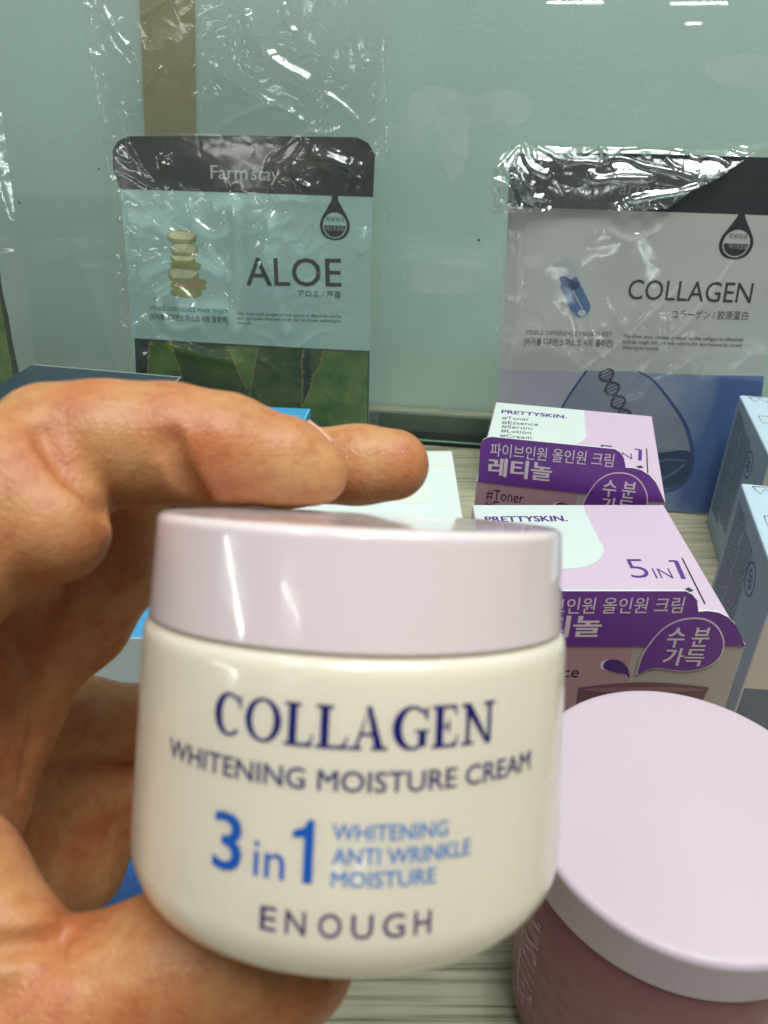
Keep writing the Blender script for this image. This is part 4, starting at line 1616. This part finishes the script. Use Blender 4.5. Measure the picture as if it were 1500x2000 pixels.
zi = 136
index = chain([(C3(618, 925, zi + 1), 5.7), (C3(560, 904, zi + 1), 7.6), (C3(440, 878, zi), 9.5), (C3(330, 866, zi - 1), 10.2), (C3(210, 868, zi - 3), 10.6), (C3(105, 873, zi - 5), 11.0)], 3.0)
prox = chain([(C3(95, 900, 130), 11.2), (C3(40, 985, 126), 13.0), (C3(-170, 1110, 116), 13.5), (C3(-420, 1230, 112), 15)], 4)
prox = smin(prox, cone(C3(-20, 915, 122), C3(103, 1032, 120), 9.4, 8.9), 2.0)
index = smin(index, prox, 0.7)
zm = 160
middle = chain([(C3(768, 908, zm), 7.5), (C3(700, 908, zm), 7.9), (C3(560, 912, zm + 1), 8.2), (C3(400, 915, zm + 2), 8.8), (C3(290, 930, zm + 2), 9.4), (C3(240, 1010, zm), 10.0), (C3(215, 1110, 160), 10.4), (C3(140, 1200, 160), 12), (C3(-20, 1320, 154), 14), (C3(-160, 1400, 146), 15)], 3)
zr = 197
ring = chain([(C3(560, 1430, 200), 7.8), (C3(420, 1425, zr + 3), 8.6), (C3(280, 1415, zr), 9.6), (C3(160, 1410, 190), 10.8), (C3(0, 1420, 176), 13), (C3(-160, 1430, 158), 15)], 3)
little = chain([(C3(520, 1580, 200), 7.0), (C3(400, 1575, zr + 2), 8.0), (C3(270, 1572, zr - 2), 9.6), (C3(140, 1570, 186), 11), (C3(0, 1570, 174), 13), (C3(-160, 1560, 156), 15)], 3)
thumb = chain([(C3(565, 1870, 115), 9.9), (C3(520, 1866, 115), 10.3), (C3(430, 1872, 115), 10.6), (C3(330, 1890, 114), 10.4), (C3(220, 1938, 113), 10.6), (C3(120, 1972, 112), 11.5), (C3(-80, 2000, 112), 14), (C3(-330, 1900, 112), 18)], 3)
palm = chain([(C3(-160, 1290, 146), 17), (C3(-220, 1480, 148), 20), (C3(-260, 1650, 144), 20), (C3(-340, 1800, 124), 18)], 8)
web = chain([(C3(-45, 1270, 148), 13.5), (C3(-40, 1400, 150), 13.5), (C3(-80, 1570, 146), 12.5)], 5)
pad = chain([(C3(18, 1858, 111), 8.8), (C3(-100, 1722, 115), 9.6), (C3(-320, 1640, 124), 17)], 5)
heel = chain([(C3(150, 1690, 182), 11.5), (C3(-60, 1690, 166), 15), (C3(-200, 1690, 150), 17)], 3)
wrist = chain([(C3(-330, 1560, 124), 22), (C3(-620, 1720, 112), 23), (C3(-1100, 1960, 104), 23.5), ((-182.0, 92.0, 92.0), 29)], 8)
D = smin(index, middle, 0.6)
D = smin(D, ring, 0.8)
D = smin(D, little, 0.8)
palm = smin(palm, web, 9)
palm = smin(palm, heel, 5)
palm = smin(palm, wrist, 8)
D = smin(D, palm, 6)
th = smin(thumb, pad, 1.3)
D = smin(D, th, 1.6)


def field(q):
    f_ = (np.array(q) - lo) / hh
    i0 = np.floor(f_).astype(int)
    w_ = f_ - i0
    r_ = 0
    for a_ in (0, 1):
        for b_ in (0, 1):
            for c_ in (0, 1):
                k_ = (w_[0] if a_ else 1 - w_[0]) * (w_[1] if b_ else 1 - w_[1]) * (w_[2] if c_ else 1 - w_[2])
                r_ += k_ * D[i0[0] + a_, i0[1] + b_, i0[2] + c_]
    return r_


def skin_point(x, y, z0=90.0):
    z = z0
    while z < 205:
        q = C3(x, y, z)
        if all(lo[k] + hh < q[k] < hi[k] - 2 * hh for k in range(3)) and field(q) < 0:
            return q
        z += 0.3
    return None


def fold(pts, r0, r1, k):
    """a skin fold pressed into the surface along a line"""
    global D
    P_ = smooth_pts(pts, 3)
    Q_ = [skin_point(*q) for q in P_]
    Q_ = [q for q in Q_ if q is not None]
    zs = np.array([q[2] for q in Q_])
    for _k in range(6):
        zs[1:-1] = 0.25 * zs[:-2] + 0.5 * zs[1:-1] + 0.25 * zs[2:]
    Q_ = [(q[0] / q[2] * z_, q[1] / q[2] * z_, z_) for q, z_ in zip(Q_, zs)]
    n_ = len(Q_) - 1
    for i_ in range(n_):
        if Q_[i_] is None or Q_[i_ + 1] is None or abs(Q_[i_][2] - Q_[i_ + 1][2]) > 6:
            continue
        ra = r0 + (r1 - r0) * i_ / n_
        rb = r0 + (r1 - r0) * (i_ + 1) / n_
        a_, b_ = np.array(Q_[i_]), np.array(Q_[i_ + 1])
        m_ = 8.0
        i0 = np.maximum(np.floor((np.minimum(a_, b_) - m_ - lo) / hh).astype(int), 0)
        i1 = np.ceil((np.maximum(a_, b_) + m_ - lo) / hh).astype(int)
        sl = tuple(slice(int(u_), int(v_)) for u_, v_ in zip(i0, i1))
        x_, y_, z_ = gx[sl[0]], gy[:, sl[1]], gz[:, :, sl[2]]
        d_ = b_ - a_
        tt = np.clip(((x_ - a_[0]) * d_[0] + (y_ - a_[1]) * d_[1] + (z_ - a_[2]) * d_[2]) / (float(d_ @ d_) + 1e-9), 0, 1)
        cap = np.sqrt((x_ - a_[0] - tt * d_[0]) ** 2 + (y_ - a_[1] - tt * d_[1]) ** 2 + (z_ - a_[2] - tt * d_[2]) ** 2) - (ra + (rb - ra) * tt)
        D[sl] = smax(D[sl], -cap, k)


fold([(80, 838), (92, 872), (122, 912), (158, 948), (194, 982), (216, 1002)], 0.45, 1.5, 2.2)
fold([(336, 845), (340, 870), (350, 905), (367, 942), (392, 975)], 0.15, 1.15, 2.2)
fold([(0, 1850), (40, 1847), (80, 1838), (128, 1826)], 1.3, 0.9, 1.4)
fold([(540, 1912), (548, 1945), (558, 1992)], 0.9, 0.7, 1.3)
fold([(305, 850), (318, 890)], 0.2, 0.3, 1.0)
fold([(20, 1240), (60, 1310), (66, 1420), (40, 1540)], 0.4, 0.5, 1.8)
fold([(100, 1880), (180, 1900)], 0.3, 0.3, 1.0)
fold([(120, 1840), (122, 1880)], 0.4, 0.2, 1.0)


def surface_nets(S):
    ins = S < 0
    nx_, ny_, nz_ = S.shape
    idx = -np.ones((nx_ - 1, ny_ - 1, nz_ - 1), np.int64)
    cnt = np.zeros(idx.shape, np.int8)
    for dx in (0, 1):
        for dy in (0, 1):
            for dz_ in (0, 1):
                cnt += ins[dx:nx_ - 1 + dx, dy:ny_ - 1 + dy, dz_:nz_ - 1 + dz_]
    act = np.argwhere((cnt > 0) & (cnt < 8))
    idx[act[:, 0], act[:, 1], act[:, 2]] = np.arange(len(act))
    acc = np.zeros((len(act), 3))
    num = np.zeros(len(act))
    cs = [(x, y, z) for x in (0, 1) for y in (0, 1) for z in (0, 1)]
    for i, a in enumerate(cs):
        for b in cs[i + 1:]:
            if sum(abs(p_ - q_) for p_, q_ in zip(a, b)) != 1:
                continue
            va = S[act[:, 0] + a[0], act[:, 1] + a[1], act[:, 2] + a[2]]
            vb = S[act[:, 0] + b[0], act[:, 1] + b[1], act[:, 2] + b[2]]
            x = (va < 0) != (vb < 0)
            tt = np.where(x, va / np.where(x, va - vb, 1), 0)
            pt = np.array(a)[None] + tt[:, None] * (np.array(b) - np.array(a))[None]
            acc += np.where(x[:, None], pt, 0)
            num += x
    V = act + acc / num[:, None]
    faces = []
    for ax in range(3):
        o1, o2 = [(1, 2), (2, 0), (0, 1)][ax]
        sl0 = [slice(None)] * 3
        sl1 = [slice(None)] * 3
        sl0[ax] = slice(0, -1)
        sl1[ax] = slice(1, None)
        A, B = ins[tuple(sl0)], ins[tuple(sl1)]
        e_ = np.argwhere(A != B)
        ok = (e_[:, o1] > 0) & (e_[:, o2] > 0) & (e_[:, o1] < S.shape[o1] - 1) & (e_[:, o2] < S.shape[o2] - 1)
        e_ = e_[ok]
        q = []
        for d1, d2 in ((1, 1), (0, 1), (0, 0), (1, 0)):
            c_ = e_.copy()
            c_[:, o1] -= d1
            c_[:, o2] -= d2
            q.append(idx[c_[:, 0], c_[:, 1], c_[:, 2]])
        q = np.stack(q, 1)
        fl_ = ~A[e_[:, 0], e_[:, 1], e_[:, 2]]
        q[fl_] = q[fl_][:, ::-1]
        faces.append(q)
    return V, np.concatenate(faces)


V, Q = surface_nets(D)
# relax a little
nb = np.zeros_like(V)
for _ in range(3):
    nb[:] = 0
    ct = np.zeros(len(V))
    for i in range(4):
        a_, b_ = Q[:, i], Q[:, (i + 1) % 4]
        np.add.at(nb, a_, V[b_])
        np.add.at(nb, b_, V[a_])
        np.add.at(ct, a_, 1)
        np.add.at(ct, b_, 1)
    V = V * 0.5 + 0.5 * nb / np.maximum(ct, 1)[:, None]
V = V * hh + lo
W = np.stack([V[:, 0], V[:, 2] * CP - V[:, 1] * SP, EYE - (V[:, 2] * SP + V[:, 1] * CP)], 1)
hb = np.array(PX(-300, 1560, 124))
me = bpy.data.meshes.new('hand')
me.from_pydata(((W - hb) * MM).tolist(), [], Q.tolist())
me.polygons.foreach_set('use_smooth', [True] * len(Q))
me.materials.append(MATS['skin'])
me.update()
o = bpy.data.objects.new('hand', me)
COL.objects.link(o)
o.location = Vector(hb) * MM
tag(o, 'bare hand reaching in from the left, pinching the cream jar between two fingers and thumb', 'hand')
hand = o
# nail of the index finger: a thin curved plate laid on its far upper side


ca, cb = Vector(C3(572, 905, zi + 1)), Vector(C3(628, 924, zi + 1))
dv = (cb - ca).normalized()
sd_ = Vector((0.10, -0.62, 0.78))
sd_ = (sd_ - dv * sd_.dot(dv)).normalized()
tv = dv.cross(sd_)
vs_, fs_ = [], []
NU, NV = 10, 13
for i in range(NU):
    u_ = i / (NU - 1)
    for j in range(NV):
        e_ = 2 * j / (NV - 1) - 1
        an = R(50 * e_)
        o_ = ca.lerp(cb, u_ + 0.06 * (1 - e_ * e_) * (1 if i == NU - 1 else u_))
        dd = sd_ * math.cos(an) + tv * math.sin(an)
        r_ = 3.0
        while field(o_ + dd * r_) < 0 and r_ < 14:
            r_ += 0.1
        vs_.append(camv(o_ + dd * (r_ + 0.12)) + Vector((0, 0, EYE)))
for i in range(NU - 1):
    for j in range(NV - 1):
        fs_.append([i * NV + j, (i + 1) * NV + j, (i + 1) * NV + j + 1, i * NV + j + 1])
p = Part()
p.add(vs_, fs_, 'nail', True)
no = p.build('fingernail', hand, Vector(hb))
so = no.modifiers.new('solid', 'SOLIDIFY')
so.thickness = 0.0005
so.offset = 0
